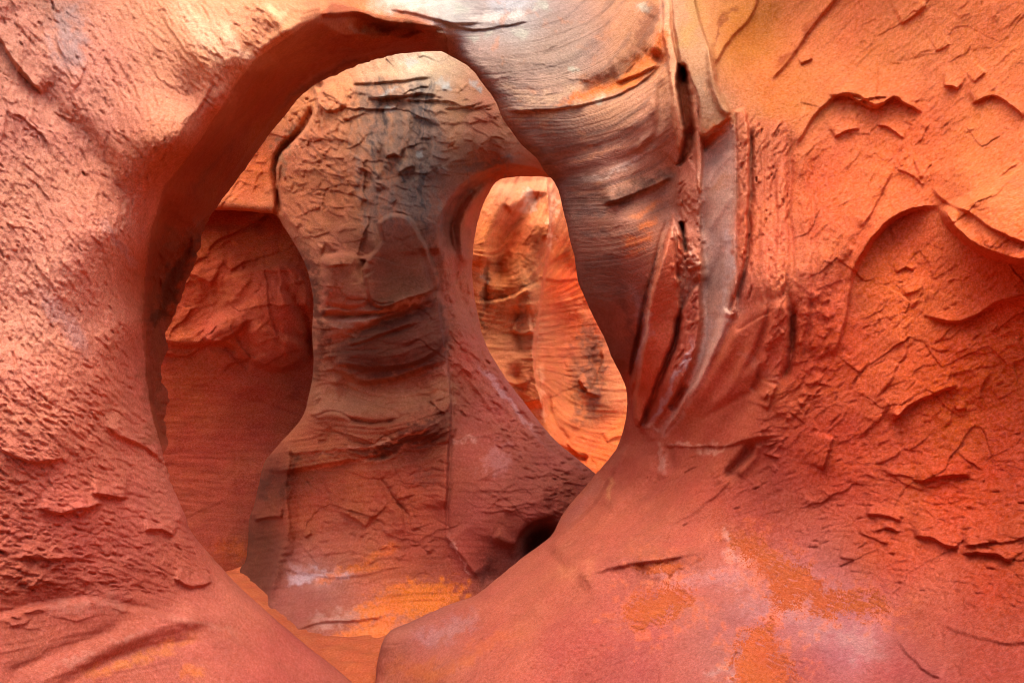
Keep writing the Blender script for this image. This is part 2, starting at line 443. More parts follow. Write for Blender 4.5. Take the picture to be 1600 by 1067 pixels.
A.flow([(50,100,65),(150,300,62),(80,500,65),(200,500,70),(150,680,40),(220,800,22),(80,880,8),(300,900,35),(80,1040,-18),(250,1000,-14),(450,1010,42),(400,60,55),(330,130,50),
 (270,340,-68),(330,220,-60),(430,150,-48),(600,70,-8),(520,90,-25),
 (780,60,8),(820,120,10),(940,60,-48),(990,60,-65),(900,140,-12),(1000,120,-45),(880,190,-2),(1000,200,-38),(900,250,-2),(950,300,-14),(1030,280,-30),(950,370,-3),(950,430,2),(1010,330,-12),(960,520,55),(960,590,75),
 (1060,150,85),(1100,100,70),(1110,200,-60),(1120,340,-62),(1110,450,-62),(1070,400,75),(1080,330,70),(1150,300,86),(1170,420,88),(1200,400,88),(1120,560,-55),(1020,540,-72),(1060,560,-65),(1180,560,-35),(1100,700,-30),(1200,680,-25),
 (1300,80,-42),(1450,80,-42),(1550,200,-34),(1330,200,-50),(1260,450,87),(1290,380,-65),(1400,430,-45),(1500,600,-28),(1300,650,-48),(1380,780,12),(1500,820,14),(1550,700,-10),(1400,950,14),(1560,1000,15),
 (1000,1000,-16),(900,850,-38),(700,1020,-32),(960,780,-58),(1200,950,12),(1130,780,-30),(1100,1060,-15),(1300,1050,20)])
fineA = fbm(A.W, 22, 4, .6, 5); A.fine = fineA.astype(np.float32)
LA = A.lic(14, 1, 1); LB = A.lic(30, 2, 2, 1.4); LC = A.lic(6, 0, 3)
A.S = (LA*.6+LB*.8).astype(np.float32)
big = fbm(A.W, 3.2, 3, .5, 51); mid = fbm(A.W, 9, 4, .55, 61); rid = fbm(A.W, 14, 4, .55, 81, ridge=True)
fac = A.facets(60, 1.6, -35, .03, 1)+A.facets(24, 1.8, -30, .012, 2)
# how rough each stretch of rock is: lumps, grain relief, streak relief
R = A.idw([(50,100,1,1,1),(200,300,1,1,1),(100,600,1,1,1),(200,850,.8,.8,1),(80,1030,.4,.4,.7),(300,1000,.4,.4,.7),(450,1010,.35,.3,.5),(380,60,1,1.1,1),(440,60,1,1,1),
 (280,320,.4,.35,.6),(400,170,.4,.35,.7),(600,60,.5,.2,.5),(800,50,.4,.3,1.2),(900,150,.4,.3,1.2),(950,280,.4,.3,1),(950,370,.3,.2,1.2),(950,520,.4,.2,.4),
 (1100,100,.1,.1,.3),(1110,250,.2,.1,.5),(1110,430,.15,.1,.5),(1070,420,.3,.6,.5),(1180,400,.3,.5,1),(1020,520,.3,.15,.2),(1100,600,.3,.15,.4),(1180,550,.4,.2,.4),
 (1260,450,1,1,1),(1300,100,.4,.3,.8),(1450,120,.4,.4,.7),(1560,230,.5,.5,.7),(1400,420,.8,.7,.5),(1350,620,1,1,.6),(1500,650,1,1,.6),(1450,830,.8,.8,.5),(1550,950,.6,.6,.4),(1300,850,.5,.4,.3),
 (1000,850,.4,.3,.5),(800,1000,.4,.3,.5),(1200,1000,.5,.5,.5),(1350,1040,.5,.3,.3),(1000,720,.35,.25,.4),(1150,720,.3,.15,.25)], 1.7)
isR = sstep((A.X-1215)/60)*sstep((1000-A.Y)/120)
A.disp += R[0]*(.020*big+.005*mid+.0015*rid)+R[1]*(.0017*fineA+.0011*fbm(A.W, 60, 3, .6, 7))+R[2]*(.0006*LA+.0006*LB)+isR*R[0]*fac*.35
A.strata([(0,[(720,70),(800,60),(880,40),(950,0),(985,-50)]),(1,[(745,110),(820,105),(900,85),(970,40),(1010,-20)]),(2,[(770,150),(850,142),(930,118),(990,75),(1025,20)]),(3,[(790,172),(850,172),(950,152),(1000,128),(1036,96)]),(4,[(815,215),(880,215),(960,195),(1010,165),(1045,140)]),
 (5,[(850,262),(920,245),(1000,215),(1048,185)]),(6,[(872,290),(930,288),(1000,270),(1052,240)]),(7,[(880,322),(950,320),(1052,280)]),(8,[(890,360),(960,354),(1045,322)]),(9,[(900,400),(960,395),(1040,368)]),(10,[(912,440),(970,436),(1030,412)]),(11.3,[(925,500),(1010,472)]),(12.6,[(950,560),(1000,540)]),(14,[(975,610),(992,600)]),(-1.5,[(690,20),(760,15),(840,-15)])])
bd1 = A.beds(2.2, 1); bd2 = A.beds(10, 2); isB = sstep((A.WX-690)/40)*sstep((1056-A.WX)/10)*sstep((600-A.WY)/160)*sstep((1.25*(A.WX-690)-(A.WY-100)+60)/40)
isB *= np.where(A.WY > 620, 0, 1)
bd3 = A.beds(30, 3, 2)
A.disp += isB*(.0018*bd1+.0022*bd2+.0014*bd3)
A.S = (A.S*np.clip(R[2], .45, 1)*.7*(1-isB)+isB*(bd2*1.5+bd3*1.8)).astype(np.float32)
A.R = R
# ---- left wall
A.bump([(-40,20),(60,120),(150,260),(200,360)], 40, -.03); A.bump([(20,60),(70,150),(150,230),(215,345),(232,400)], 14, -.022)
A.bump([(60,40),(120,150),(190,300),(225,350)], 26, .02); A.bump([(240,-20),(300,60),(370,130),(380,180)], 30, .03)
A.ledge([(-10,40),(20,90),(45,120),(70,150)], .05, 5, 30); A.ledge([(5,70),(30,110),(60,140)], .03, 4, 20)
A.ledge([(140,770),(165,772),(200,778)], .04, 4, 22); A.ledge([(60,790),(90,800),(120,795),(140,790)], .03, 4, 22)
A.ledge([(120,808),(140,790),(160,786)], .03, 4, 12); A.ledge([(225,828),(250,826),(275,836)], .03, 4, 20)
A.ledge([(160,660),(190,680),(230,700),(270,735)], .03, 5, 30); A.ledge([(270,900),(300,915),(335,905)], .025, 5, 20)
A.ledge([(30,865),(70,872),(120,870)], .025, 4, 18); A.ledge([(0,700),(50,720),(100,715)], .018, 4, 22)
A.ledge([(250,255),(300,180),(330,120),(300,70)], .02, 8, 40); A.bump([(290,775),(285,800),(292,812)], 9, .03, 0)
A.ledge([(-20,960),(60,940),(150,932),(210,945),(260,955),(300,962)], -.03, 14, 34, .1)
A.bump([(120,938),(190,934),(250,955),(330,975)], 12, .015); A.bump([(40,1075),(130,1030),(230,985),(330,965),(420,980)], 16, .02); A.bump([(0,1060),(100,1015),(200,975)], 10, -.012)
A.bump([(80,1080),(200,1020),(320,1000)], 10, -.012)
A.blob(330,990,90,45,35,.03); A.blob(60,620,90,120,0,.03); A.blob(180,150,50,90,20,-.03); A.blob(110,400,40,80,20,.03)
A.flakes([(-60,-60),(420,-60),(440,60),(370,110),(270,230),(222,380),(215,560),(240,700),(0,660),(-60,600)], 500, 22, .0045, 2.0, 9, rs=1)
A.slits([(-60,-60),(420,-60),(440,60),(370,110),(270,230),(222,380),(215,560),(240,700),(0,660),(-60,600)], 6500, 12, .0024, rs=1)
A.slits([(-60,600),(240,640),(285,800),(330,900),(250,930),(-60,930)], 2800, 13, .0024, rs=2)
A.slits([(1240,180),(1440,130),(1650,420),(1640,960),(1300,900),(1180,760),(1240,560)], 1800, 14, .002, rs=3)
A.flakes([(-60,600),(240,600),(285,800),(330,900),(250,930),(-60,930)], 300, 22, .0045, 2.0, 9, rs=2)
A.flakes([(-60,880),(300,880),(200,930),(-60,1000)], 110, 50, .006, 2.2, 7, rs=3)
A.flakes([(-40,0),(200,0),(230,330),(60,500),(-40,300)], 60, 75, .013, 3, 16, rs=4)
A.flakes([(-40,500),(230,500),(250,780),(-40,900)], 26, 60, .010, 3, 14, rs=5)
A.bump([(330,-30),(360,60),(430,110)], 16, -.015); A.bump([(300,-30),(350,50),(380,110)], 12, .02); A.bump([(380,-30),(430,30),(470,60)], 14, .02)
# crease where the face turns under into the smooth underside
A.drop([(520,6),(470,45),(400,92),(362,140),(345,172),(300,236),(258,288),(236,360),(226,430),(223,500),(228,590),(240,660),(262,740)][::-1], .10, 26, 150, .12)
A.drop([(258,288),(236,360),(226,430),(223,500),(228,590),(240,660),(262,740)][::-1], .38, 9, 130, .14)
A.bump([(500,15),(455,48),(400,90),(360,140),(350,170),(300,230)], 12, .035)
A.blob(440,60,40,16,-35,.03); A.blob(350,150,22,22,0,.025); A.blob(505,60,20,16,0,.03)
# soffit folds and the ragged rib hanging down its back edge
A.bump([(480,115),(420,180),(370,240),(330,300)], 16, -.03); A.bump([(470,140),(420,200),(380,255)], 6, .025)
A.ledge([(690,70),(640,78),(560,92),(500,118),(460,150),(420,200),(380,256),(345,305)], -.05, 7, 18)
A.bump([(500,30),(530,60),(520,90)], 8, .02); A.ledge([(500,22),(560,18),(600,32),(650,38),(690,44)], .10, 9, 30, .08)
A.bump([(545,50),(600,42),(660,52)], 12, -.05); A.bump([(560,70),(620,60),(665,70)], 6, .02); A.bump([(600,70),(640,60),(660,50)], 4, .02)
A.bump([(672,90),(685,70),(690,48)], 10, .05, .1); A.flakes([(540,20),(690,40),(680,80),(560,90),(480,120)], 40, 30, .012, 2.5, 8, rs=6)
for k, (p, w, a) in enumerate([([(320,348),(300,365),(290,400),(275,440),(262,500)], 15, .06), ([(306,362),(296,410),(280,460),(268,506)], 5, .06), ([(285,380),(270,430),(255,480)], 6, -.012), ([(250,400),(262,390),(275,395)], 8, .04),
        ([(258,515),(245,560),(256,620),(262,690)], 14, .05), ([(240,500),(232,560),(245,640)], 6, -.05)]): A.bump(p, w, a, .1)
A.flakes([(240,380),(320,345),(275,500),(262,690),(240,690),(228,520)], 110, 20, .014, 2, 6, bias=.1, rs=7)
# ---- banded buttress
A.ledge([(790,172),(850,170),(900,165),(950,152),(1000,128),(1036,96)], .03, 4, 18, .08)
A.bump([(900,150),(960,130),(1010,100),(1032,75)], 20, -.09); A.bump([(985,80),(1000,50),(1020,20)], 14, -.03); A.bump([(1000,128),(1020,80),(1035,30)], 8, .03)
A.ledge([(960,128),(1005,110),(1032,98)], .05, 6, 20)
A.ledge([(700,95),(735,118),(770,165),(800,215),(830,250),(850,268)], .05, 5, 12, .05)
A.bump([(850,255),(900,240),(960,222),(1010,200),(1040,170)], 10, -.008); A.bump([(870,268),(930,250),(1000,225),(1048,200)], 9, .010)
A.bump([(870,290),(930,285),(990,265),(1030,245)], 12, .014); A.ledge([(940,320),(980,305),(1020,290),(1052,272)], .05, 5, 20); A.bump([(960,325),(1010,305),(1055,282)], 8, -.018)
A.bump([(880,350),(940,345),(1000,345),(1035,320)], 7, .006)
A.ledge([(760,35),(700,32),(640,18),(600,10)][::-1], .05, 6, 30); A.ledge([(690,30),(740,45),(790,40),(830,30)], .03, 4, 20)
A.bump([(905,452),(950,470),(1000,460)], 20, .02); A.bump([(870,285),(890,360),(905,440),(935,510),(965,575)], 12, .05, .05)
A.bump([(1010,240),(1030,180),(1034,120)], 8, -.03); A.bump([(1020,150),(1022,200),(990,240)], 6, .02)
A.bump([(985,600),(1005,500),(1030,400),(1050,340)], 5, -.10, .08)
A.ledge([(985,620),(1000,540),(1012,470),(1035,380),(1052,335)][::-1], .10, 5, 30, .1)
for q in range(0):
    y = 60+q*9+rng.uniform(-3, 3); A.bump([(770+q*4,y-18),(850,y),(920,y-10-q),(975,y-50),(1010,y-110)], 2.4, rng.uniform(-.010,.008), .3)
for q in range(0):
    y = 298+q*10+rng.uniform(-3, 3); A.bump([(880+q*2,y),(940,y-2),(1000,y-12),(1040,y-30)], 2.2, rng.uniform(-.010,.007), .35)
A.flakes([(740,60),(1000,60),(1030,250),(1010,420),(900,430),(870,270),(790,160)], 60, 38, .006, 2, 6, jit=5, rs=8)
# ---- flutes between buttress and right wall
FL = []
def panel(pts, a, soft, tilt, c, k=.85): A.plate(pts, a, soft, tilt); FL.append((pts, c, k))
panel([(1060,-90),(1048,-40),(1050,20),(1056,60),(1064,100),(1076,118),(1088,150),(1094,180),(1096,216),(1118,203),(1142,176),(1122,130),(1104,60),(1092,20),(1072,-90)], .07, 5, (-.05,.02), (176,122,86))
panel([(1096,218),(1118,204),(1143,177),(1148,196),(1126,216),(1099,240)], -.01, 5, (0,-.15), (196,92,46))
panel([(1099,238),(1126,214),(1148,194),(1149,300),(1148,420),(1144,490),(1120,545),(1095,600),(1066,638),(1094,545),(1098,440),(1095,330),(1096,270)], -.02, 10, (.03,0), (200,152,134), .75)
panel([(1028,-90),(1036,20),(1036,52),(1042,90),(1048,140),(1050,180),(1056,215),(1062,236),(1068,215),(1063,180),(1057,135),(1060,100),(1050,40),(1046,-90)], .06, 5, (.05,0), (224,150,108))
panel([(1062,102),(1072,104),(1080,150),(1085,190),(1085,218),(1078,242),(1062,260),(1056,258),(1064,238),(1068,215),(1063,180),(1057,135)], -.10, 8, (.05,0), (176,72,36), )
A.blob(1069,117,4,11,0,-.14); A.blob(1080,212,5,14,0,-.05)
panel([(1076,118),(1090,150),(1094,180),(1096,230),(1096,300),(1092,300),(1086,262),(1086,200),(1082,150)], .045, 4, (0,0), (222,140,104))
panel([(1058,262),(1076,246),(1086,262),(1094,300),(1097,440),(1094,540),(1074,592),(1046,648),(1012,672),(1036,600),(1058,540),(1066,485),(1090,430),(1070,395),(1066,350),(1058,310)], .02, 6, (.02,0), (190,104,78), .6)
A.ledge([(1058,262),(1068,252),(1080,240)], .03, 4, 12)
panel([(1052,335),(1062,352),(1066,392),(1060,440),(1066,480),(1056,530),(1036,580),(1010,640),(1000,668),(988,640),(1002,560),(1014,470),(1036,390)], .09, 8, (-.10,0), (200,100,70))
A.bump([(1066,345),(1068,372),(1073,396)], 3.2, -.14, .1); A.bump([(1055,350),(1057,400),(1060,440)], 2.4, -.05); A.bump([(1080,392),(1092,410),(1095,440)], 7, .05)
A.flakes([(1050,340),(1096,390),(1096,440),(1055,440)], 30, 12, .03, 2, 5, rs=91)
A.bump([(1066,480),(1055,530),(1035,580),(1010,640),(1002,668)], 4.5, -.10, .12)
panel([(1064,490),(1092,445),(1092,530),(1070,590),(1042,640),(1014,672),(1006,668),(1014,640),(1040,580),(1056,535)], .05, 6, (.08,0), (184,96,74), .7)
A.bump([(1074,600),(1060,622),(1046,642)], 5, -.09, .2); A.bump([(1020,600),(1010,640)], 5, .02)
panel([(1146,490),(1122,545),(1096,602),(1050,662),(1036,680),(1034,670),(1060,632),(1092,585),(1112,530),(1130,480)], .035, 8, (0,0), (214,160,144), .6)
A.ledge([(1150,500),(1148,420),(1149,300),(1148,190)], .03, 4, 16, .05)
panel([(1149,172),(1160,168),(1170,196),(1171,300),(1169,370),(1162,430),(1142,496),(1150,420),(1152,300)], .06, 5, (.20,0), (206,104,72), .6)
A.bump([(1174,200),(1171,300),(1169,370),(1160,432),(1140,492)], 4, -.06, .1)
panel([(1176,190),(1228,186),(1231,260),(1229,330),(1232,400),(1226,450),(1200,470),(1160,480),(1172,400),(1176,300)], .0, 14, (0,0), (206,104,70), .5)
A.bump([(1198,200),(1196,300),(1200,420)], 3.5, -.016); A.bump([(1212,210),(1210,300),(1212,400)], 3, -.010); A.bump([(1186,220),(1188,330),(1180,430)], 3, -.010)
A.bump([(1234,180),(1235,260),(1233,330),(1238,400),(1232,460),(1240,540),(1226,600)], 5, -.035, .25); A.bump([(1196,190),(1192,300),(1196,420),(1188,500),(1150,590),(1090,670)], 8, .018, .3); A.bump([(1216,200),(1220,320),(1214,440),(1200,540),(1150,640)], 7, .016, .3); A.bump([(1206,200),(1206,320),(1204,440),(1190,530),(1140,620)], 4, -.014, .3); A.bump([(1256,230),(1258,340),(1262,450),(1250,560),(1220,660)], 8, .018, .3); A.bump([(1280,300),(1284,420),(1272,540),(1240,650)], 8, .014, .3); A.bump([(1268,260),(1272,400),(1262,520),(1232,640)], 4, -.014, .3)
panel([(1142,500),(1175,480),(1212,470),(1230,466),(1237,480),(1237,520),(1230,570),(1214,606),(1196,640),(1150,690),(1090,697),(1046,690),(1052,662),(1098,604),(1122,548)], .016, 22, (.03,0), (192,92,66), .5)
A.bump([(1239,470),(1240,520),(1232,570),(1220,600)], 5, -.035, .15); A.bump([(1190,565),(1184,590),(1172,612)], 4, -.02); A.ledge([(1145,520),(1190,495),(1215,480)], -.010, 4, 14); A.ledge([(1196,640),(1205,615),(1212,600)], .02, 5, 18)
A.bump([(1160,470),(1140,540),(1090,620),(1036,690),(985,760),(930,830)], 15, .035); A.bump([(1236,560),(1200,640),(1120,740),(1020,830),(930,890)], 22, .035); A.bump([(1200,560),(1150,650),(1080,740),(990,830)], 16, -.022)
A.bump([(1100,300),(1116,270),(1146,236)], 5, .010); A.bump([(1098,380),(1116,345),(1146,300)], 6, .010); A.bump([(1098,460),(1118,420),(1146,370)], 6, -.008); A.bump([(1146,330),(1144,420),(1130,500),(1096,580),(1050,650)], 7, .03); A.bump([(1110,640),(1150,600),(1200,560)], 10, .012); A.bump([(1090,660),(1140,630),(1200,600)], 6, -.010)
A.ledge([(1025,690),(1080,697),(1140,694),(1175,684),(1230,676)], .016, 5, 26, .2); A.bump([(1022,690),(1010,672),(1000,664)], 6, .02)
A.bump([(1176,684),(1170,706),(1150,728),(1128,752)], 9, -.05, .2); A.bump([(1184,690),(1176,715),(1150,745)], 7, .03)
A.bump([(1030,690),(1036,720),(1034,750)], 6, .014); A.bump([(1046,695),(1050,740)], 8, -.012); A.bump([(975,700),(962,740),(940,790)], 6, .02)
A.bump([(985,660),(960,720),(930,780),(900,815)], 14, -.03); A.bump([(1010,690),(990,740),(950,800)], 20, .03)
A.flakes([(1060,270),(1095,300),(1090,560),(1040,640),(1060,500)], 70, 22, .010, 2, 6, rs=9)
A.slits([(1155,190),(1235,190),(1230,460),(1150,470)], 220, 18, .006, jit=6, rs=10); A.slits([(1062,270),(1095,300),(1090,560),(1040,640),(1060,500)], 160, 14, .006, jit=10, rs=12)
# ---- right wall
A.ledge([(1322,480),(1330,430),(1345,395),(1375,355),(1410,330),(1445,320),(1472,322),(1480,338)], .12, 10, 60, .45)
A.ledge([(1474,318),(1490,348),(1520,375),(1560,396),(1610,404),(1720,415)], .20, 14, 80, .08)
A.ledge([(1455,288),(1475,312),(1520,335),(1560,360),(1610,378),(1700,390)], .035, 5, 18, .1)
A.ledge([(1300,560),(1318,500),(1328,440)], .03, 6, 28); A.bump([(1390,275),(1365,320),(1345,370),(1320,420),(1310,480)], 8, -.03); A.ledge([(1345,360),(1365,320),(1395,265)], .03, 4, 16)
A.ledge([(1240,235),(1265,190),(1290,160),(1315,145),(1345,148),(1370,162),(1392,150)], .04, 6, 26); A.ledge([(1300,215),(1325,202),(1345,200)], .03, 4, 14)
A.ledge([(1290,148),(1330,150),(1345,158),(1370,168),(1395,150),(1420,165),(1445,175)], .045, 4, 16); A.ledge([(1370,195),(1392,200),(1415,218)], .025, 3, 10); A.ledge([(1320,165),(1360,152),(1390,150)], .02, 3, 10)
A.ledge([(1400,262),(1430,275),(1445,290)], .022, 3, 12); A.ledge([(1430,245),(1440,280)], .015, 3, 12)
A.ledge([(1475,135),(1490,134),(1500,140)], .028, 3, 12); A.ledge([(1515,162),(1550,148),(1575,160),(1605,186)], .03, 3, 20); A.ledge([(1520,130),(1540,112)], .014, 3, 14)
A.ledge([(1405,38),(1430,22),(1450,5)], .02, 3, 18); A.ledge([(1462,80),(1485,66)], .014, 3, 14); A.ledge([(1440,490),(1470,498),(1500,500),(1530,488),(1560,470),(1610,455)], .035, 5, 22); A.ledge([(1400,425),(1415,415),(1428,420)], .02, 3, 10)
A.ledge([(1200,130),(1230,95),(1260,50),(1300,0),(1340,-50)], .03, 6, 40, .1); A.ledge([(1110,105),(1140,60),(1170,25),(1190,-30)], .03, 6, 30); A.ledge([(1250,100),(1270,92)], .02, 3, 12)
A.bump([(1108,60),(1112,120),(1130,170),(1150,180)], 6, .03)
A.blob(1190,70,45,55,30,-.05); A.blob(1430,400,60,60,0,-.04); A.blob(1500,560,120,60,-20,.05); A.blob(1260,250,16,40,20,.03); A.blob(1530,300,80,40,20,.05)
A.ledge([(1390,660),(1405,648),(1420,632),(1450,618),(1500,600)], .045, 5, 26); A.ledge([(1395,645),(1410,652)], .03, 4, 12); A.ledge([(1492,640),(1510,636)], .02, 4, 14)
A.ledge([(1425,838),(1450,836),(1475,848),(1502,854)], .022, 4, 22); A.ledge([(1502,862),(1535,864),(1560,866),(1582,880)], .025, 4, 22); A.ledge([(1505,852),(1560,845)], .02, 3, 10)
A.ledge([(1340,830),(1370,840),(1390,850)], .016, 4, 18); A.ledge([(1310,868),(1335,872)], .014, 4, 14); A.ledge([(1285,735),(1295,700),(1300,680)], .03, 4, 14); A.ledge([(1430,750),(1480,742),(1520,740)], .03, 6, 26); A.ledge([(1350,800),(1390,805),(1410,812)], .025, 4, 16)
A.ledge([(1470,970),(1500,985),(1560,1000),(1620,1000)], .01, 8, 30); A.ledge([(1400,1000),(1440,1040),(1475,1060)], .014, 6, 26)
A.flakes([(1240,180),(1440,130),(1480,300),(1340,380),(1300,560),(1240,620),(1240,300)], 180, 24, .006, 2.2, 9, jit=13, rs=11)
A.flakes([(1240,600),(1340,400),(1640,430),(1640,960),(1400,940),(1180,800),(1160,700)], 240, 26, .0042, 2.4, 10, jit=16, rs=12)
A.flakes([(1200,450),(1300,450),(1290,640),(1180,780)], 140, 26, .013, 2.2, 9, jit=16, rs=13)
A.flakes([(1300,30),(1660,-60),(1660,400),(1480,290),(1300,160)], 90, 34, .0055, 2.2, 9, jit=10, rs=14)
A.flakes([(1340,420),(1640,440),(1640,900),(1350,820)], 36, 80, .016, 3, 18, jit=22, rs=15)
# ---- slickrock
A.ledge([(850,862),(882,832),(920,802),(946,765),(966,728),(984,690)][::-1], .09, 7, 60, .12); A.ledge([(880,905),(930,892),(985,878),(1040,872),(1110,858)], .02, 7, 30, .3); A.bump([(930,900),(1010,915),(1100,905),(1180,925)], 22, -.03)
A.bump([(700,960),(800,925),(900,870),(960,800)], 26, .03); A.bump([(640,1040),(740,1000),(860,950),(940,930)], 20, -.03); A.ledge([(620,1070),(700,1020),(780,985),(860,955)], .012, 6, 30, .3); A.ledge([(1020,830),(1080,800),(1130,760),(1160,720)], .014, 6, 30, .3); A.ledge([(960,840),(1010,800),(1050,750)], -.012, 6, 30, .3)
A.bump([(990,880),(1020,870),(1060,866),(1110,860)], 12, .034); A.bump([(900,905),(950,885),(990,878),(1060,905)], 16, .034); A.bump([(820,960),(880,915),(930,890)], 18, .034)
A.blob(1020,945,60,24,-25,-.022); A.blob(1190,1020,40,60,10,-.03); A.blob(1240,900,60,40,25,-.02); A.blob(1030,888,40,10,5,-.015)
A.bump([(700,1075),(760,1030),(840,980),(900,940)], 12, -.012); A.bump([(610,1000),(700,975),(800,930)], 20, .02); A.ledge([(1120,1075),(1135,1050),(1150,1010)], .015, 5, 16)
A.blob(1300,1000,80,40,10,.03); A.blob(1130,1000,40,40,0,.02); A.bump([(1130,845),(1135,822),(1150,830)], 8, .012)
A.slits([(600,1010),(900,880),(1100,860),(1400,1000),(1400,1080),(600,1080)], 260, 22, .0022, rs=51); A.slits([(940,740),(1150,700),(1180,800),(1000,880),(880,860)], 110, 26, .003, rs=52)
A.flakes([(600,1010),(900,880),(1100,860),(1400,1000),(1400,1080),(600,1080)], 26, 90, .005, 3, 14, jit=8, rs=53)
for q in range(90):
    A.blob(rng.uniform(650,1500), rng.uniform(900,1060), rng.uniform(2,5), rng.uniform(2,3), rng.uniform(0,90), -.006)
# ---- mineral colours
SK = (196,112,86)
A.base([
 (40,60,(205,128,98)),(40,250,(208,128,100)),(60,450,(214,132,104)),(150,600,(206,116,88)),(100,780,(190,96,74)),(60,900,(176,86,66)),(200,900,(186,94,76)),(200,350,(216,132,102)),(160,150,(206,126,98)),(330,60,(222,148,108)),(300,150,(218,138,104)),(420,60,(226,152,106)),
 (250,620,(204,112,86)),(280,850,(196,102,82)),(100,1020,(196,104,86)),(300,1000,(198,106,90)),(450,1020,(190,96,84)),(380,940,(204,112,94)),
 (260,400,(176,80,40)),(330,260,(186,88,40)),(430,150,(200,104,44)),(560,70,(196,100,48)),(650,60,(190,92,50)),
 (700,20,(176,164,152)),(800,30,(168,150,138)),(780,110,(168,130,112)),(880,80,(166,130,112)),(860,200,(150,108,90)),(950,160,(170,112,84)),(1000,60,(176,116,82)),(1010,240,(166,108,86)),(900,300,(140,94,80)),(970,330,(158,98,78)),(950,450,(128,86,76)),(1000,480,(140,94,86)),(960,560,(120,76,66)),
 (1045,60,(214,128,90)),(1090,60,(196,130,82)),(1110,180,(196,134,100)),(1060,250,(196,120,92)),(1120,330,(178,130,112)),(1110,450,(168,116,102)),(1060,420,(192,108,80)),(1020,500,(196,96,66)),(1000,600,(180,84,60)),(1060,560,(188,92,68)),(1160,350,(204,98,64)),(1200,350,(200,100,66)),(1160,560,(184,86,60)),(1110,640,(184,88,66)),(1220,560,(186,78,48)),
 (1160,60,(196,118,48)),(1200,140,(206,112,60)),(1300,60,(222,124,74)),(1280,300,(206,96,56)),(1450,60,(226,132,82)),(1560,60,(226,128,76)),(1560,250,(220,118,70)),(1420,240,(214,104,60)),(1400,420,(204,88,50)),(1560,450,(202,84,44)),(1300,550,(194,76,46)),(1500,600,(200,78,40)),(1300,700,(182,68,44)),(1500,760,(186,68,38)),(1400,850,(176,68,46)),(1560,900,(166,60,38)),(1560,1020,(160,66,50)),(1450,960,(178,82,64)),
 (1000,720,(190,92,68)),(940,800,(196,100,74)),(1080,760,(182,86,64)),(1180,780,(170,78,62)),(880,880,(198,104,78)),(1000,900,(196,104,82)),(800,960,(202,108,82)),(650,1000,(190,106,90)),(640,1050,(206,112,84)),(900,1000,(190,92,76)),(1100,930,(196,108,92)),(1150,1000,(190,108,96)),(1260,960,(190,112,106)),(1330,1000,(190,112,112)),(1400,1060,(170,80,72)),(1250,1060,(176,86,78)),(1000,1040,(184,90,80)),(1050,840,(188,96,72))], 2.4)
for L_, c_, k_ in FL: A.patch(L_, c_, k_, 6, .6, .2)
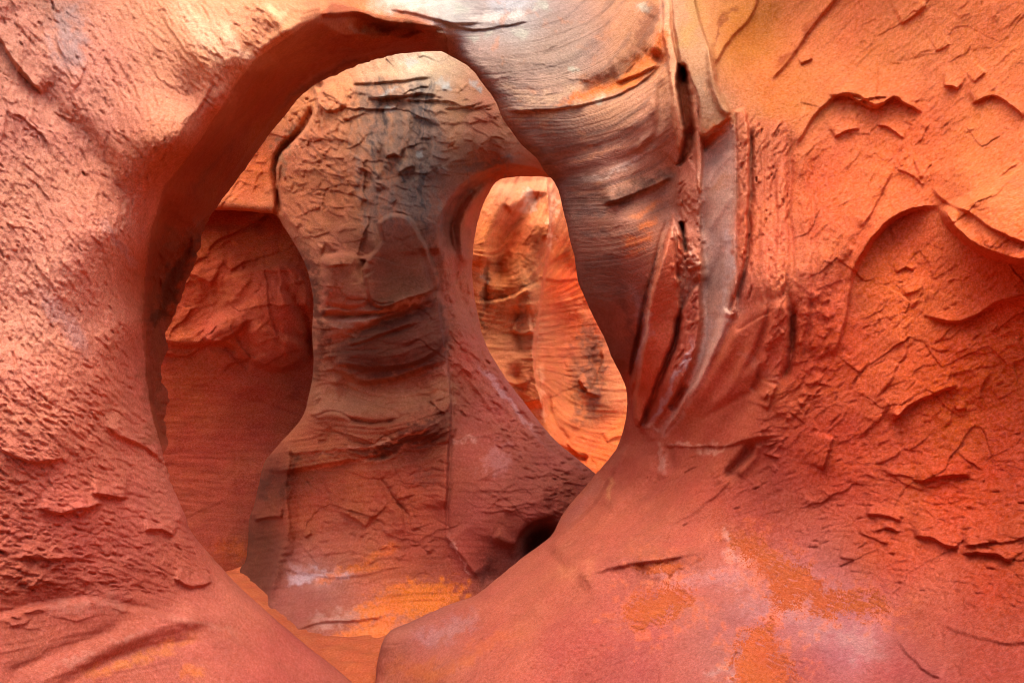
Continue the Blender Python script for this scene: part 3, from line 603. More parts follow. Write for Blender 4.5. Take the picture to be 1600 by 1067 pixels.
# desert varnish, lichen, mineral streaks, plus highlights painted on flutes and upper arch face
for p, w, c, k in [([(95,-10),(110,60),(100,120)],30,(150,136,128),.5),([(60,-10),(80,50)],16,(160,110,90),.5),([(55,440),(100,500),(150,570)],14,(176,124,116),.5),([(150,340),(200,400),(215,420)],8,(190,134,120),.6),([(340,20),(380,80),(430,110)],16,(244,190,150),.7),([(270,-10),(320,60),(370,110)],20,(238,180,140),.6),([(410,0),(450,30)],12,(246,200,150),.6)]: A.stroke(p, w, c, k, streak=1)
A.patch([(230,395),(320,345),(296,420),(266,500),(258,690),(236,690),(226,500)], (150,84,54), .6, 16, streak=.6)
A.patch([(258,430),(300,380),(290,430),(262,500),(240,500)], (104,62,40), .8, 8, streak=1.2)
for p, w, c, k in [([(345,250),(400,180),(470,120),(560,85)],14,(196,92,44),.5),([(290,330),(330,260),(380,200)],8,(150,72,40),.5),([(420,190),(480,130),(560,95),(640,80)],6,(120,60,36),.5),([(560,30),(620,40),(670,50)],14,(110,62,36),.7),([(545,35),(560,45),(600,42)],6,(190,160,140),.6),([(560,5),(640,5),(760,-10)],20,(190,176,160),.8),
   ([(760,15),(800,5),(840,-20)],24,(186,178,172),.7),([(720,30),(780,25),(830,30)],10,(220,200,180),.6),
   ([(740,90),(800,110),(870,105),(930,70),(960,20)],16,(116,92,84),.45),([(760,120),(830,150),(900,140),(960,110)],10,(196,150,118),.6),([(800,170),(860,178),(930,160)],5,(208,150,110),.6),
   ([(900,150),(960,128),(1010,98),(1034,70)],18,(206,108,58),.85),([(985,90),(1004,50),(1024,10)],12,(150,84,52),.7),([(1004,120),(1024,90),(1032,40)],7,(196,110,66),.8),
   ([(830,215),(900,215),(960,190)],20,(126,86,72),.4),([(870,262),(940,244),(1010,215)],5,(190,120,86),.7),([(890,278),(950,272),(1020,240)],4,(196,150,130),.6),([(930,325),(990,300),(1048,270)],10,(92,60,50),.7),
   ([(880,300),(940,300),(1000,280)],6,(186,124,96),.6),([(980,340),(1010,330),(1034,310)],6,(214,118,74),.8),([(985,360),(1015,352),(1032,336)],7,(220,116,66),.8),([(970,378),(1005,375),(1025,365)],8,(212,108,62),.8),([(975,395),(1010,390)],5,(206,110,70),.7),
   ([(1000,450),(1005,520),(994,590)],10,(178,140,142),.55),([(960,420),(985,500),(980,560)],10,(104,72,66),.5),([(905,400),(925,460),(955,530),(975,600)],14,(128,72,54),.5),([(900,330),(960,330)],8,(112,84,78),.6),([(900,370),(960,365)],8,(108,80,74),.6),([(905,410),(980,400)],8,(118,84,76),.6),
   ([(1090,110),(1100,170),(1110,200)],16,(190,146,116),.5),([(1100,215),(1125,200),(1140,186)],9,(206,96,48),.85),([(1096,225),(1124,205),(1142,190)],4,(196,160,140),.5),([(1098,130),(1120,160)],4,(216,150,110),.6),
   ([(1100,260),(1125,240),(1145,215)],14,(166,134,118),.7),([(1100,300),(1130,290),(1145,270)],10,(188,120,88),.6),([(1110,330),(1120,400),(1110,470)],22,(150,116,108),.65),([(1130,330),(1136,420),(1124,500)],9,(196,166,160),.7),([(1112,480),(1106,540),(1084,590)],10,(206,170,160),.7),
   ([(1022,390),(1012,470),(1000,560)],4,(214,150,126),.7),([(1084,520),(1066,570),(1030,640),(1006,668)],6,(190,160,166),.75),([(1004,664),(1020,664),(1034,672)],4,(216,160,140),.7),([(1122,520),(1100,575),(1060,640),(1036,680)],7,(204,146,128),.7),
   ([(1036,692),(1090,698),(1150,692)],4,(222,156,132),.7),([(1032,690),(1036,720),(1030,745)],5,(214,150,130),.6),([(985,690),(965,715),(950,740)],10,(214,130,100),.5),([(960,740),(945,790)],5,(222,150,96),.5),([(1140,540),(1180,570),(1215,600)],8,(196,120,104),.4),
   ([(1070,360),(1082,395),(1094,420)],7,(226,170,146),.7),([(1052,345),(1056,380)],8,(220,150,124),.7),([(1090,240),(1094,300),(1090,350)],5,(216,150,124),.5),
   ([(1110,20),(1160,60),(1230,60)],34,(180,108,48),.35),([(1180,10),(1230,10)],24,(170,100,40),.35),([(1110,80),(1130,40),(1160,0)],5,(120,44,14),.6),([(1210,120),(1250,60),(1290,10)],6,(150,60,26),.6),([(1090,-20),(1080,40),(1070,90)],18,(176,128,60),.5),
   ([(1160,100),(1180,170),(1160,180)],16,(196,120,76),.5),([(870,830),(910,780),(945,735)],14,(176,100,84),.5)]: A.stroke(p, w, c, k, streak=.6)
for x, y, r in [(815,52,12),(762,55,10),(740,60,6),(848,8,10),(938,150,8),(935,158,6),(896,108,8),(720,12,10),(1005,12,9),(856,16,6)]:
    a = np.linspace(0, 6.28, 8, endpoint=False); A.patch([(x+r*math.cos(t), y+r*.7*math.sin(t)) for t in a], (184,176,154), .6, 5, 1.3)
lich = sstep((fineA+.4*mid-.42)*5); m = (lich*((A.X > 690) & (A.X < 930) & (A.Y < 70+.2*(A.X-690)))*.6)[..., None]; A.col = A.col*(1-m)+lin((214,190,160)).astype(np.float32)*m
m = sstep((fbm(A.W, 12, 3, .6, 201)-.25)*4)*((A.X > 740) & (A.X < 1035) & (A.Y < 290)); m = (m*.4)[..., None]; A.col = A.col*(1-m)+lin((200,124,84)).astype(np.float32)*m
# fine strata in the buttress
m = (sstep(LB*.8-.3)*((A.WX > 740) & (A.WX < 1045) & (A.WY < 440))*.35)[..., None]; A.col = A.col*(1-m)+lin((96,74,68)).astype(np.float32)*m
A.patch([(868,168),(905,150),(955,128),(990,96),(1012,66),(1036,48),(1036,92),(1002,124),(952,148),(900,163)], (204,98,46), .85, 9, .8, .3)
A.patch([(930,120),(968,92),(992,52),(1014,8),(1026,14),(1010,66),(986,100),(950,126)], (122,72,52), .6, 9, .8, .4)
A.patch([(880,318),(940,306),(1000,284),(1052,262),(1052,278),(1004,300),(950,318),(890,328)], (100,66,54), .6, 8, .8, .4)
A.patch([(752,168),(830,176),(900,168),(880,180),(820,186),(760,180)], (198,140,100), .5, 8, 1, .4)
# orange dust on the slickrock; mauve strokes put reflected blue sky into the colour
for p, w, c, k in [([(640,1000),(700,985),(760,960)],16,(196,146,146),.4),([(600,1040),(660,1050),(700,1030)],14,(222,122,70),.5),([(620,1072),(700,1050),(760,1010),(840,985)],14,(224,120,70),.5),([(860,900),(900,890),(940,880)],14,(222,130,92),.5),([(990,880),(1060,905),(1140,900),(1200,920)],22,(208,146,142),.45),
   ([(1120,960),(1200,950),(1300,985),(1400,1010)],30,(198,140,136),.5),([(1280,1000),(1340,1010),(1400,1035)],22,(190,134,126),.4),([(1040,840),(1010,860),(960,850)],20,(206,112,78),.5),([(1130,850),(1150,870),(1180,870)],10,(216,160,150),.6),([(1132,820),(1135,845)],7,(206,150,138),.6),
   ([(1100,1060),(1130,1040),(1150,1060)],10,(206,160,150),.5),([(110,1065),(180,1040),(250,1010),(330,985)],12,(226,130,60),.5),([(270,1060),(320,1045)],10,(222,120,60),.6),([(60,950),(150,945),(220,950)],16,(196,130,112),.4),([(255,960),(320,975),(380,990)],8,(216,140,120),.5),([(330,1020),(380,1010)],20,(170,88,78),.4),([(60,1060),(160,1010),(260,975)],5,(204,132,116),.6),([(20,1030),(120,990)],6,(168,88,74),.5)]: A.stroke(p, w, c, k, streak=.8, rough=1)
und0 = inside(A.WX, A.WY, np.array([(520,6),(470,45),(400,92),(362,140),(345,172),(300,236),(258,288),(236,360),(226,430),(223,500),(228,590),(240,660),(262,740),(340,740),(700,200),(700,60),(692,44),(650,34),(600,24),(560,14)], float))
A.col[und0] *= np.array([.72,.56,.42], np.float32)  # shade under the arch put into the colour, over a browner underside
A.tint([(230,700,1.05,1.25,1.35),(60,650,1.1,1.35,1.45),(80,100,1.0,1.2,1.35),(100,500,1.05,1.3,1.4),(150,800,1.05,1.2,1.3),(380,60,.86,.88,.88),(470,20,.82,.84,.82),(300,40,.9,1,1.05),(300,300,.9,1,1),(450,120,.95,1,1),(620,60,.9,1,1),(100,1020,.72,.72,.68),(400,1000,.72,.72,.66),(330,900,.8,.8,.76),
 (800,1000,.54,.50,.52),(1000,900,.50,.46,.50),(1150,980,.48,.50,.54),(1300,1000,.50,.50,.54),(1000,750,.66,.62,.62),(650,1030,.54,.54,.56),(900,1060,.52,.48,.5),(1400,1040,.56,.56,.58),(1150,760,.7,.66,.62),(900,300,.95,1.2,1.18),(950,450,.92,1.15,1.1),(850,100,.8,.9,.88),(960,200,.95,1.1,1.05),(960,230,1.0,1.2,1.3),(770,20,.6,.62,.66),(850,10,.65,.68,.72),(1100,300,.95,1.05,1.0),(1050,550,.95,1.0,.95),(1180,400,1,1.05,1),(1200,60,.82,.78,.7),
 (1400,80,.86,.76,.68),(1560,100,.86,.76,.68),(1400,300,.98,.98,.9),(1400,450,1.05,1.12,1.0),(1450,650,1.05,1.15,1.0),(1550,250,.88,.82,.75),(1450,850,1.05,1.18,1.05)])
for L_ in ([(965,972),(990,930),(1030,918),(1085,915),(1075,950),(1040,975),(1000,985)], [(1140,838),(1185,835),(1205,862),(1255,880),(1295,912),(1360,930),(1400,952),(1320,965),(1240,960),(1205,950),(1190,900),(1150,868)], [(1150,1000),(1195,970),(1225,1010),(1245,1060),(1250,1110),(1155,1110),(1140,1050)], [(985,886),(1030,876),(1075,886),(1050,900),(1015,898)]): A.patch(L_, (180,88,56), .5, 26, 1.8, .3)
HOLE1 = [(690,80),(650,82),(620,85),(580,95),(540,110),(500,128),(470,150),(450,175),(420,212),(385,262),(345,315),(324,345),(316,372),(305,410),(290,445),(278,480),(270,502),(258,518),(262,545),(250,575),(256,600),(262,625),(258,655),(262,690),(255,712),
 (268,755),(285,795),(292,812),(300,832),(345,885),(400,940),(470,1000),(520,1040),(552,1067),(570,1085),(580,1100),(584,1085),(586,1067),(590,1030),(604,990),(640,972),(700,945),(745,928),(780,900),(818,870),(860,838),(880,802),(905,770),(935,736),(952,716),(968,690),(978,650),(980,615),(972,590),
 (958,562),(945,530),(930,500),(912,460),(903,440),(897,400),(889,365),(880,330),(873,298),(866,284),(850,268),(838,247),(815,227),(800,206),(785,185),(775,160),(760,138),(745,118),(732,104),(712,92)]
A.finish(hole=HOLE1, rim=(20, .10))
cx, cy = A.cx, A.cy
def region(L): return inside(cx, cy, np.array(catmull(L+[L[0]], 12)))
def xy_region(sh, L): return inside(sh.cx, sh.cy, np.array(L, float))
left = np.zeros_like(A.cell); left |= xy_region(A, [(-900,-1200),(520,-1200),(530,0),(560,14),(600,24),(650,34),(692,44),(700,70),(695,120),(620,200),(300,700),(265,720),(300,830),(340,880),(250,920),(210,935),(130,930),(50,940),(-900,980)])
under = xy_region(A, [(520,6),(470,45),(400,92),(362,140),(345,172),(300,236),(258,288),(236,360),(226,430),(223,500),(228,590),(240,660),(262,740),(340,740),(700,200),(700,60),(692,44),(650,34),(600,24),(560,14)])
rib = xy_region(A, [(325,335),(300,365),(280,380),(268,420),(250,480),(240,515),(228,520),(228,590),(240,660),(262,740),(340,700),(340,340)])
lowleft = xy_region(A, [(-900,980),(50,940),(130,930),(210,935),(250,920),(340,880),(420,900),(640,1160),(575,1300),(-900,1300)])
slick = xy_region(A, [(575,1300),(582,1067),(560,950),(800,850),(880,740),(940,700),(985,620),(992,660),(1005,668),(1035,676),(1036,694),(1090,698),(1120,760),(1110,820),(1160,850),(1240,870),(1320,920),(1420,960),(1560,990),(2300,1060),(2300,1300)])
butt = xy_region(A, [(520,-1200),(530,0),(560,14),(600,24),(650,34),(692,44),(700,70),(690,120),(860,420),(960,700),(985,640),(992,610),(1003,540),(1014,470),(1037,380),(1054,335),(1050,300),(1056,262),(1048,230),(1046,180),(1040,110),(1032,60),(1028,-60),(1028,-1200)])
flut = xy_region(A, [(1028,-1200),(1028,-60),(1032,60),(1040,110),(1046,180),(1048,230),(1056,262),(1050,300),(1054,335),(1037,380),(1014,470),(1003,540),(985,640),(985,620),(992,660),(1005,668),(1035,676),(1036,694),(1090,698),(1160,690),(1175,684),(1160,640),(1215,600),(1236,560),(1238,470),(1225,450),(1232,330),(1228,190),(1160,178),(1146,175),(1122,130),(1104,60),(1092,20),(1076,-20),(1060,-90),(1060,-1200)])
fin_a = xy_region(A, [(1056,262),(1050,300),(1054,335),(1037,380),(1014,470),(1003,540),(985,640),(985,620),(992,660),(1002,668),(1010,640),(1035,580),(1055,530),(1066,480),(1060,420),(1068,395),(1066,350),(1062,300)])
fin_c = xy_region(A, [(1146,175),(1147,260),(1148,340),(1144,420),(1148,500),(1134,495),(1120,545),(1095,600),(1045,665),(1036,694),(1090,698),(1175,684),(1160,640),(1215,600),(1236,560),(1238,470),(1225,450),(1232,330),(1228,190),(1160,178)])
C = A.cell & ~((A.cx > 470) & (A.cx < 1075) & (A.cy < -75+15*np.sin(A.cx/60)))
A.cell = C
slick &= C; left &= C & ~slick; lowleft &= C & ~left & ~slick
under &= left; rib &= left; under &= ~rib
butt &= C & ~left & ~slick; flut &= C & ~slick & ~butt & ~left
fin_a &= flut; fin_c &= flut & ~fin_a; fin_b = flut & ~fin_a & ~fin_c
right = C & ~left & ~lowleft & ~slick & ~butt & ~flut
arch = thing('rock_arch', (-1.2, 2.6, .6), 'pitted pink sandstone arch filling the left side and curving over the first opening', 'rock arch')
sheet_object(A, 'arch_face', left & ~under & ~rib, M_rough, arch)
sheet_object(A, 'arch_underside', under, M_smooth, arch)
sheet_object(A, 'hanging_rib', rib, M_band, arch)
tag(sheet_object(A, 'slickrock_slope', lowleft, M_smooth), kind='structure')
tag(sheet_object(A, 'slickrock_ground', slick, M_smooth), kind='structure')
tag(sheet_object(A, 'rock_buttress', butt, M_band), 'grey and brown striped sandstone buttress with pale lichen, directly left of the fluted ribs', 'rock wall', kind='thing')
tag(sheet_object(A, 'rock_rib', fin_a, M_smooth), 'smooth orange rib with a splintered top, directly right of the striped buttress foot', 'rock rib', 'fluted ribs beside the buttress', kind='thing')
tag(sheet_object(A, 'rock_rib', fin_b, M_smooth), 'tall pale grey rib holding the narrow dark slot, reaching the top edge of the picture', 'rock rib', 'fluted ribs beside the buttress', kind='thing')
tag(sheet_object(A, 'rock_rib', fin_c, M_smooth), 'broad red rib with vertical cracks, joining the big orange wall on the right', 'rock rib', 'fluted ribs beside the buttress', kind='thing')
lip_r = right & xy_region(A, [(1440,318),(1455,286),(1475,312),(1520,335),(1560,358),(1610,376),(1720,390),(1720,418),(1610,406),(1560,398),(1520,377),(1490,350),(1474,322)])
scoop = right & ~lip_r & xy_region(A, [(1300,560),(1322,480),(1330,430),(1345,395),(1375,355),(1410,330),(1445,320),(1472,322),(1490,350),(1520,377),(1560,398),(1610,406),(1720,418),(1720,600),(1500,620),(1390,660)])
rw = thing('canyon_wall', (1.9, 2.3, .7), 'bright orange canyon wall with an arched overhang, filling the right side', 'rock wall'); rw['kind'] = 'thing'
sheet_object(A, 'wall_face', right & ~lip_r & ~scoop, M_rough, rw); sheet_object(A, 'overhang_lip', lip_r, M_rough, rw); sheet_object(A, 'scooped_alcove', scoop, M_rough, rw)
print('layer A', time.time()-T0)

# ================================================================== LAYER 2: the middle wall with the second arch
B = Sheet(300, 1000, 60, 1010, 1.6, ext=(160, 110, 110, 120), seed=2, dref=5.0)
B.D = B.tps([(500,200,5.4),(550,150,5.5),(450,300,5.4),(550,300,5.2),(650,120,5.6),(750,150,5.35),(820,225,5.2),(650,300,5.1),(520,450,5.1),(610,400,4.92),(680,400,4.97),(500,600,5.1),(600,600,4.85),(690,600,4.87),(450,700,5.1),(550,750,4.82),(690,750,4.72),(440,850,5.0),(550,870,4.62),(680,870,4.62),
 (418,945,4.75),(470,985,4.35),(560,985,4.28),(700,935,4.5),(500,1060,3.95),(600,1060,3.95),(340,250,5.6),(380,180,5.6),(340,320,5.5),(430,150,5.6),(400,300,5.5),(300,0,5.9),(600,-100,6.2),(850,-100,6.0),(1050,-100,6.0),
 (700,500,5.0),(735,470,5.3),(715,400,5.1),(760,560,5.15),(800,640,5.02),(860,700,4.92),(928,740,4.78),(750,700,4.78),(850,780,4.62),(900,770,4.68),(750,850,4.62),(830,870,4.75),(700,330,5.12),(765,305,5.6),(740,290,5.28),(840,272,5.65),(800,255,5.2),(745,350,5.55),(725,340,5.3),
 (900,200,5.3),(1000,200,5.2),(1060,400,5.1),(1060,700,4.9),(960,800,4.7),(900,950,4.6),(1100,1000,4.6)])
B.flow([(400,250,-40),(450,200,80),(520,250,20),(560,180,85),(620,200,60),(640,300,30),(720,200,10),(800,220,12),(500,350,40),(480,450,75),(560,440,10),(620,400,-25),(660,460,-20),(600,530,-18),(550,560,10),(650,560,-20),(560,620,4),(640,650,-10),(500,690,15),(600,720,-15),(560,800,20),(520,900,-5),(650,900,-10),(440,780,80),
 (700,420,85),(730,460,75),(720,560,60),(760,620,50),(830,700,42),(880,740,20),(760,760,3),(840,780,-5),(900,750,-12),(760,860,5),(720,320,-60),(780,268,-15),(620,970,-10)])
B.fine = fbm(B.W, 20, 4, .6, 15).astype(np.float32)
LA = B.lic(12, 1, 11); LB = B.lic(26, 2, 12, 1.4); B.S = (LA*.6+LB*.8).astype(np.float32)
big = fbm(B.W, 2.4, 3, .5, 251); mid = fbm(B.W, 7, 4, .55, 261); rid = fbm(B.W, 11, 4, .55, 281, ridge=True)
R = B.idw([(400,250,.4,.3),(520,250,.9,.6),(640,200,1,.7),(600,330,1,.7),(600,430,.4,.4),(600,520,.6,1),(560,600,.2,.3),(600,680,.8,.8),(560,780,.5,.4),(600,880,.4,.4),(700,450,.6,1),(760,620,.6,1),(850,720,.6,1),(760,780,.3,.7),(720,320,.1,.2),(800,265,.1,.2),(620,960,.3,.2)], 1.8)
B.strata([(0,[(520,110),(650,105),(800,130)]),(2,[(500,165),(640,155),(800,172)]),(5,[(440,300),(600,275),(800,262)]),(8,[(450,400),(560,400),(690,380)]),(10,[(500,484),(600,482),(684,452)]),(11,[(510,540),(600,520),(690,490)]),(12,[(520,568),(610,592),(700,560)]),(13.4,[(470,655),(560,656),(690,640)]),(14.4,[(440,705),(580,696),(700,655)]),(15.2,[(420,740),(560,718),(700,685)]),(12.6,[(760,600)]),(15,[(750,700)]),(16.5,[(900,740),(750,760)]),(17.3,[(880,775)]),(19,[(750,860)]),(17,[(460,800)]),(19.5,[(460,900)]),(20,[(680,900)]),(17.6,[(680,800)])])
bd1 = B.beds(1.6, 21); bd2 = B.beds(5, 22)
low = sstep((B.Y-440)/60)*(1-.6*sstep((B.Y-720)/60))*sstep((706-B.X)/20)
B.disp += R[0]*(.045*big+.008*mid+.003*rid+.003*B.fine)+R[1]*(.0007*LA+.0007*LB)+R[0]*(B.facets(70, 1.5, 10, .036, 3)+B.facets(30, 1.7, -15, .013, 4))*(1-.6*sstep((B.X-700)/20)*sstep((B.Y-330)/40))+low*(.022*bd1+.010*bd2)
B.S = (B.S*.5*(1-low)+low*bd2*1.6).astype(np.float32)
# seams, ledges and bosses
B.drop([(505,125),(492,165),(470,205),(440,235),(431,260),(432,300),(436,335)], -.0, 5, 10)
B.ledge([(505,125),(492,165),(470,205),(440,235),(431,262),(433,300),(440,340)][::-1], -.09, 6, 70, .05)
B.bump([(490,165),(468,206),(440,238),(431,262),(433,300),(438,335)], 5, -.09, .1)
B.ledge([(495,130),(500,165),(520,172),(545,158)], .05, 5, 20)
B.ledge([(320,322),(360,326),(400,328),(430,332)], .12, 8, 50, .02); B.bump([(425,335),(460,375),(478,420),(488,480),(484,540),(470,600)], 12, -.10, .1)
B.bump([(440,345),(470,400),(490,450),(495,500)], 8, .05); B.bump([(500,470),(500,520),(486,560),(486,600)], 10, .04)
B.ledge([(570,152),(620,148),(660,145),(690,150)], .06, 5, 24); B.ledge([(620,150),(650,156),(700,158),(740,168),(780,160)], .045, 4, 20); B.ledge([(690,170),(720,166),(760,158)], .03, 4, 16); B.ledge([(540,130),(600,128),(680,118)], .035, 4, 20)
B.ledge([(620,272),(635,264),(648,258)], .06, 4, 16); B.ledge([(600,245),(615,240),(625,246)], .05, 4, 14); B.ledge([(640,180),(680,190),(700,210)], .03, 4, 18); B.ledge([(555,260),(580,270),(590,300)], .03, 4, 20)
# the boss (boulder-like swelling) high on the pillar
B.plate([(572,446),(566,420),(578,398),(598,376),(590,350),(612,336),(640,340),(660,372),(672,400),(684,450),(640,468),(600,482),(578,474)], .22, 7, (.04,-.12))
B.bump([(572,405),(566,420),(575,432)], 9, -.08)
B.ledge([(500,484),(560,486),(600,482),(640,468),(682,452)], .12, 9, 50, .06); B.bump([(505,478),(520,420),(508,400)], 10, .05); B.blob(535,440,34,40,0,.07,3)
B.ledge([(505,482),(530,480),(560,492)], -.04, 5, 20); B.ledge([(505,400),(535,395),(565,400),(590,385)], -.05, 5, 22)
B.bump([(500,525),(560,505),(620,480),(684,460)], 9, .06); B.bump([(505,540),(560,520),(640,490),(690,470)], 7, -.04); B.ledge([(535,538),(570,530),(600,520),(660,500)], .05, 5, 18)
B.ledge([(520,565),(560,590),(610,590),(660,572),(700,560)], .10, 10, 40, .1); B.blob(600,545,80,26,-10,.06,3)
B.bump([(520,610),(600,612),(680,600)], 30, -.06)
B.ledge([(470,655),(520,638),(560,656),(600,656),(640,640),(664,620)], .05, 5, 20); B.bump([(545,655),(580,660),(620,655)], 5, -.06); B.ledge([(672,622),(690,640),(700,645)], .06, 4, 18)
B.bump([(480,650),(540,648),(620,662),(690,650)], 16, .06); B.blob(660,668,30,16,0,.06); B.ledge([(440,705),(520,700),(580,696),(700,655)], .03, 5, 20)
B.ledge([(560,716),(600,712),(640,700),(698,690)], -.04, 5, 22); B.ledge([(420,738),(470,728),(560,715)], .04, 5, 22); B.ledge([(580,700),(620,690),(690,672)], .05, 5, 18)
B.bump([(588,740),(610,778),(630,802),(638,838)], 5, -.05); B.ledge([(640,838),(632,806),(612,780),(588,742)], .05, 5, 22); B.ledge([(530,795),(560,812),(575,825)], .04, 4, 16); B.ledge([(475,838),(486,830)], .03, 4, 10)
B.bump([(455,700),(448,760),(452,830),(432,880),(416,945)], 12, .06); B.plate([(436,690),(455,700),(449,760),(453,830),(433,880),(417,948),(400,960),(350,910),(350,800),(400,720)], -.22, 7, (.55,0)); B.ledge([(395,812),(420,806),(444,806)], .08, 5, 26)
B.ledge([(455,985),(500,970),(560,968),(610,958)], .035, 5, 20); B.ledge([(420,880),(520,900),(640,880)], .012, 5, 20)
# seam between pillar and the arch limb
B.bump([(685,452),(689,500),(699,560),(706,620),(707,660),(701,720),(699,800),(700,840)], 3, -.03, .06); B.ledge([(682,452),(688,510),(698,570),(703,640),(700,700),(696,800)][::-1], .07, 5, 30, .06)
B.ledge([(696,832),(720,868),(750,905)], .06, 6, 22); B.bump([(690,690),(760,678),(820,684)], 3, .01)
# second arch: outer lip, soffit, limb
B.ledge([(684,400),(682,350),(700,312),(725,284),(760,264),(800,256),(835,262),(855,272)], .10, 8, 36, .06)
B.bump([(712,400),(706,350),(724,312),(752,284),(790,266)], 8, -.13); B.bump([(728,420),(720,360),(738,318),(765,290)], 7, .08)
B.bump([(690,380),(700,450),(722,520),(748,570)], 9, .05); B.bump([(712,370),(716,440),(734,500)], 5, -.03); B.bump([(738,380),(738,450),(752,520),(782,580),(830,650),(900,718)], 8, .05, .05)
B.ledge([(700,560),(740,600),(780,650)], .03, 6, 26); B.blob(730,540,18,60,-15,.05); B.ledge([(710,590),(722,575),(742,585)], .04, 4, 12)
B.bump([(760,600),(820,670),(880,725)], 14, .03); B.ledge([(800,640),(860,700),(926,742)], -.03, 5, 20)
for q in range(12): B.bump([(790+q*3,745+q*7),(850,748+q*7),(915,735+q*5)], 2.6, rng.uniform(-.016,.012), .3)
# hollow at the foot of the limb
B.blob(843,848,30,24,-55,-.32,3); B.ledge([(800,860),(808,838),(830,815),(868,802)], .10, 8, 30); B.bump([(770,835),(795,850),(808,868)], 9, .05); B.bump([(750,900),(790,905),(830,900)], 14, -.05)
B.blob(740,780,60,90,0,.05,3)
B.flakes([(500,120),(800,140),(840,240),(720,260),(660,320),(500,400),(440,300)], 420, 26, .016, 2.2, 8, jit=20, rs=21)
B.flakes([(440,330),(560,400),(520,480),(490,480)], 60, 26, .018, 2.2, 8, jit=20, rs=22)
B.flakes([(500,500),(690,470),(700,720),(440,730),(480,650),(500,560)], 220, 36, .014, 2.2, 8, jit=14, rs=23)
B.flakes([(430,730),(690,700),(690,880),(440,880)], 80, 26, .012, 2.2, 8, jit=20, rs=24)
B.flakes([(690,400),(740,400),(790,580),(920,730),(880,800),(780,700),(710,640)], 240, 20, .010, 2, 7, jit=20, rs=25)
B.slits([(690,400),(740,400),(790,580),(920,730),(880,800),(780,700),(710,640)], 700, 13, .006, rs=27); B.slits([(440,150),(560,150),(520,330),(440,330)], 260, 13, .006, jit=40, rs=28); B.slits([(440,700),(700,700),(690,880),(440,880)], 260, 16, .005, jit=20, rs=29)
B.flakes([(760,740),(920,740),(870,810),(780,820)], 90, 50, .012, 2, 6, jit=6, rs=26)
B.flakes([(330,150),(430,130),(430,320),(330,320)], 60, 30, .012, 2.2, 9, jit=20, rs=27)
B.plate([(505,400),(535,394),(560,402),(570,430),(575,475),(520,480),(506,440)], .06, 9)
B.plate([(496,498),(560,496),(600,490),(684,458),(694,540),(612,578),(520,566),(496,530)], .07, 9, (.02,-.03)); B.plate([(462,660),(520,642),(560,660),(610,660),(660,630),(706,650),(700,690),(580,716),(440,740),(424,722)], .05, 8)
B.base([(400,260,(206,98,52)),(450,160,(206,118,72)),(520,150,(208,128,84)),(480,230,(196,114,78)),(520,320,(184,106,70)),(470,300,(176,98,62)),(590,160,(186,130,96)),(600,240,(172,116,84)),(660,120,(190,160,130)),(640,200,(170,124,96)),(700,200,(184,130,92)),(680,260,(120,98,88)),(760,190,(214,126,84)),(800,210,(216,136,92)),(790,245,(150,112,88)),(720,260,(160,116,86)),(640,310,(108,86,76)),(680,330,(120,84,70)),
 (560,350,(168,104,72)),(620,350,(168,108,80)),(630,410,(142,88,62)),(660,440,(120,78,58)),(560,440,(160,92,64)),(520,420,(176,102,72)),(500,480,(190,116,84)),(560,510,(176,110,80)),(600,530,(124,74,54)),(580,570,(112,66,48)),(660,540,(136,76,56)),(540,620,(170,108,76)),(620,620,(160,98,68)),(680,620,(140,76,54)),(600,670,(156,82,56)),(500,700,(168,86,54)),(660,700,(130,66,46)),(560,760,(178,84,54)),(640,780,(176,84,58)),(480,800,(176,80,50)),(430,760,(96,46,30)),(410,850,(92,46,30)),(395,890,(96,48,32)),  # darkest values put the shade of the pillar's left side into the colour
 (520,850,(176,88,62)),(640,850,(170,82,60)),(500,900,(180,112,94)),(600,890,(190,100,66)),(480,950,(160,84,66)),(600,950,(196,112,84)),(680,880,(160,76,58)),(720,330,(196,86,44)),(790,268,(180,76,38)),(705,420,(186,92,64)),(730,450,(206,110,76)),(740,560,(196,96,70)),(800,640,(190,98,78)),(880,720,(166,88,72)),(750,700,(174,88,70)),(820,760,(142,70,56)),(890,750,(136,66,50)),(750,800,(156,78,64)),(790,870,(130,58,46)),(840,860,(90,40,30)),(720,860,(160,74,58))], 2.4)
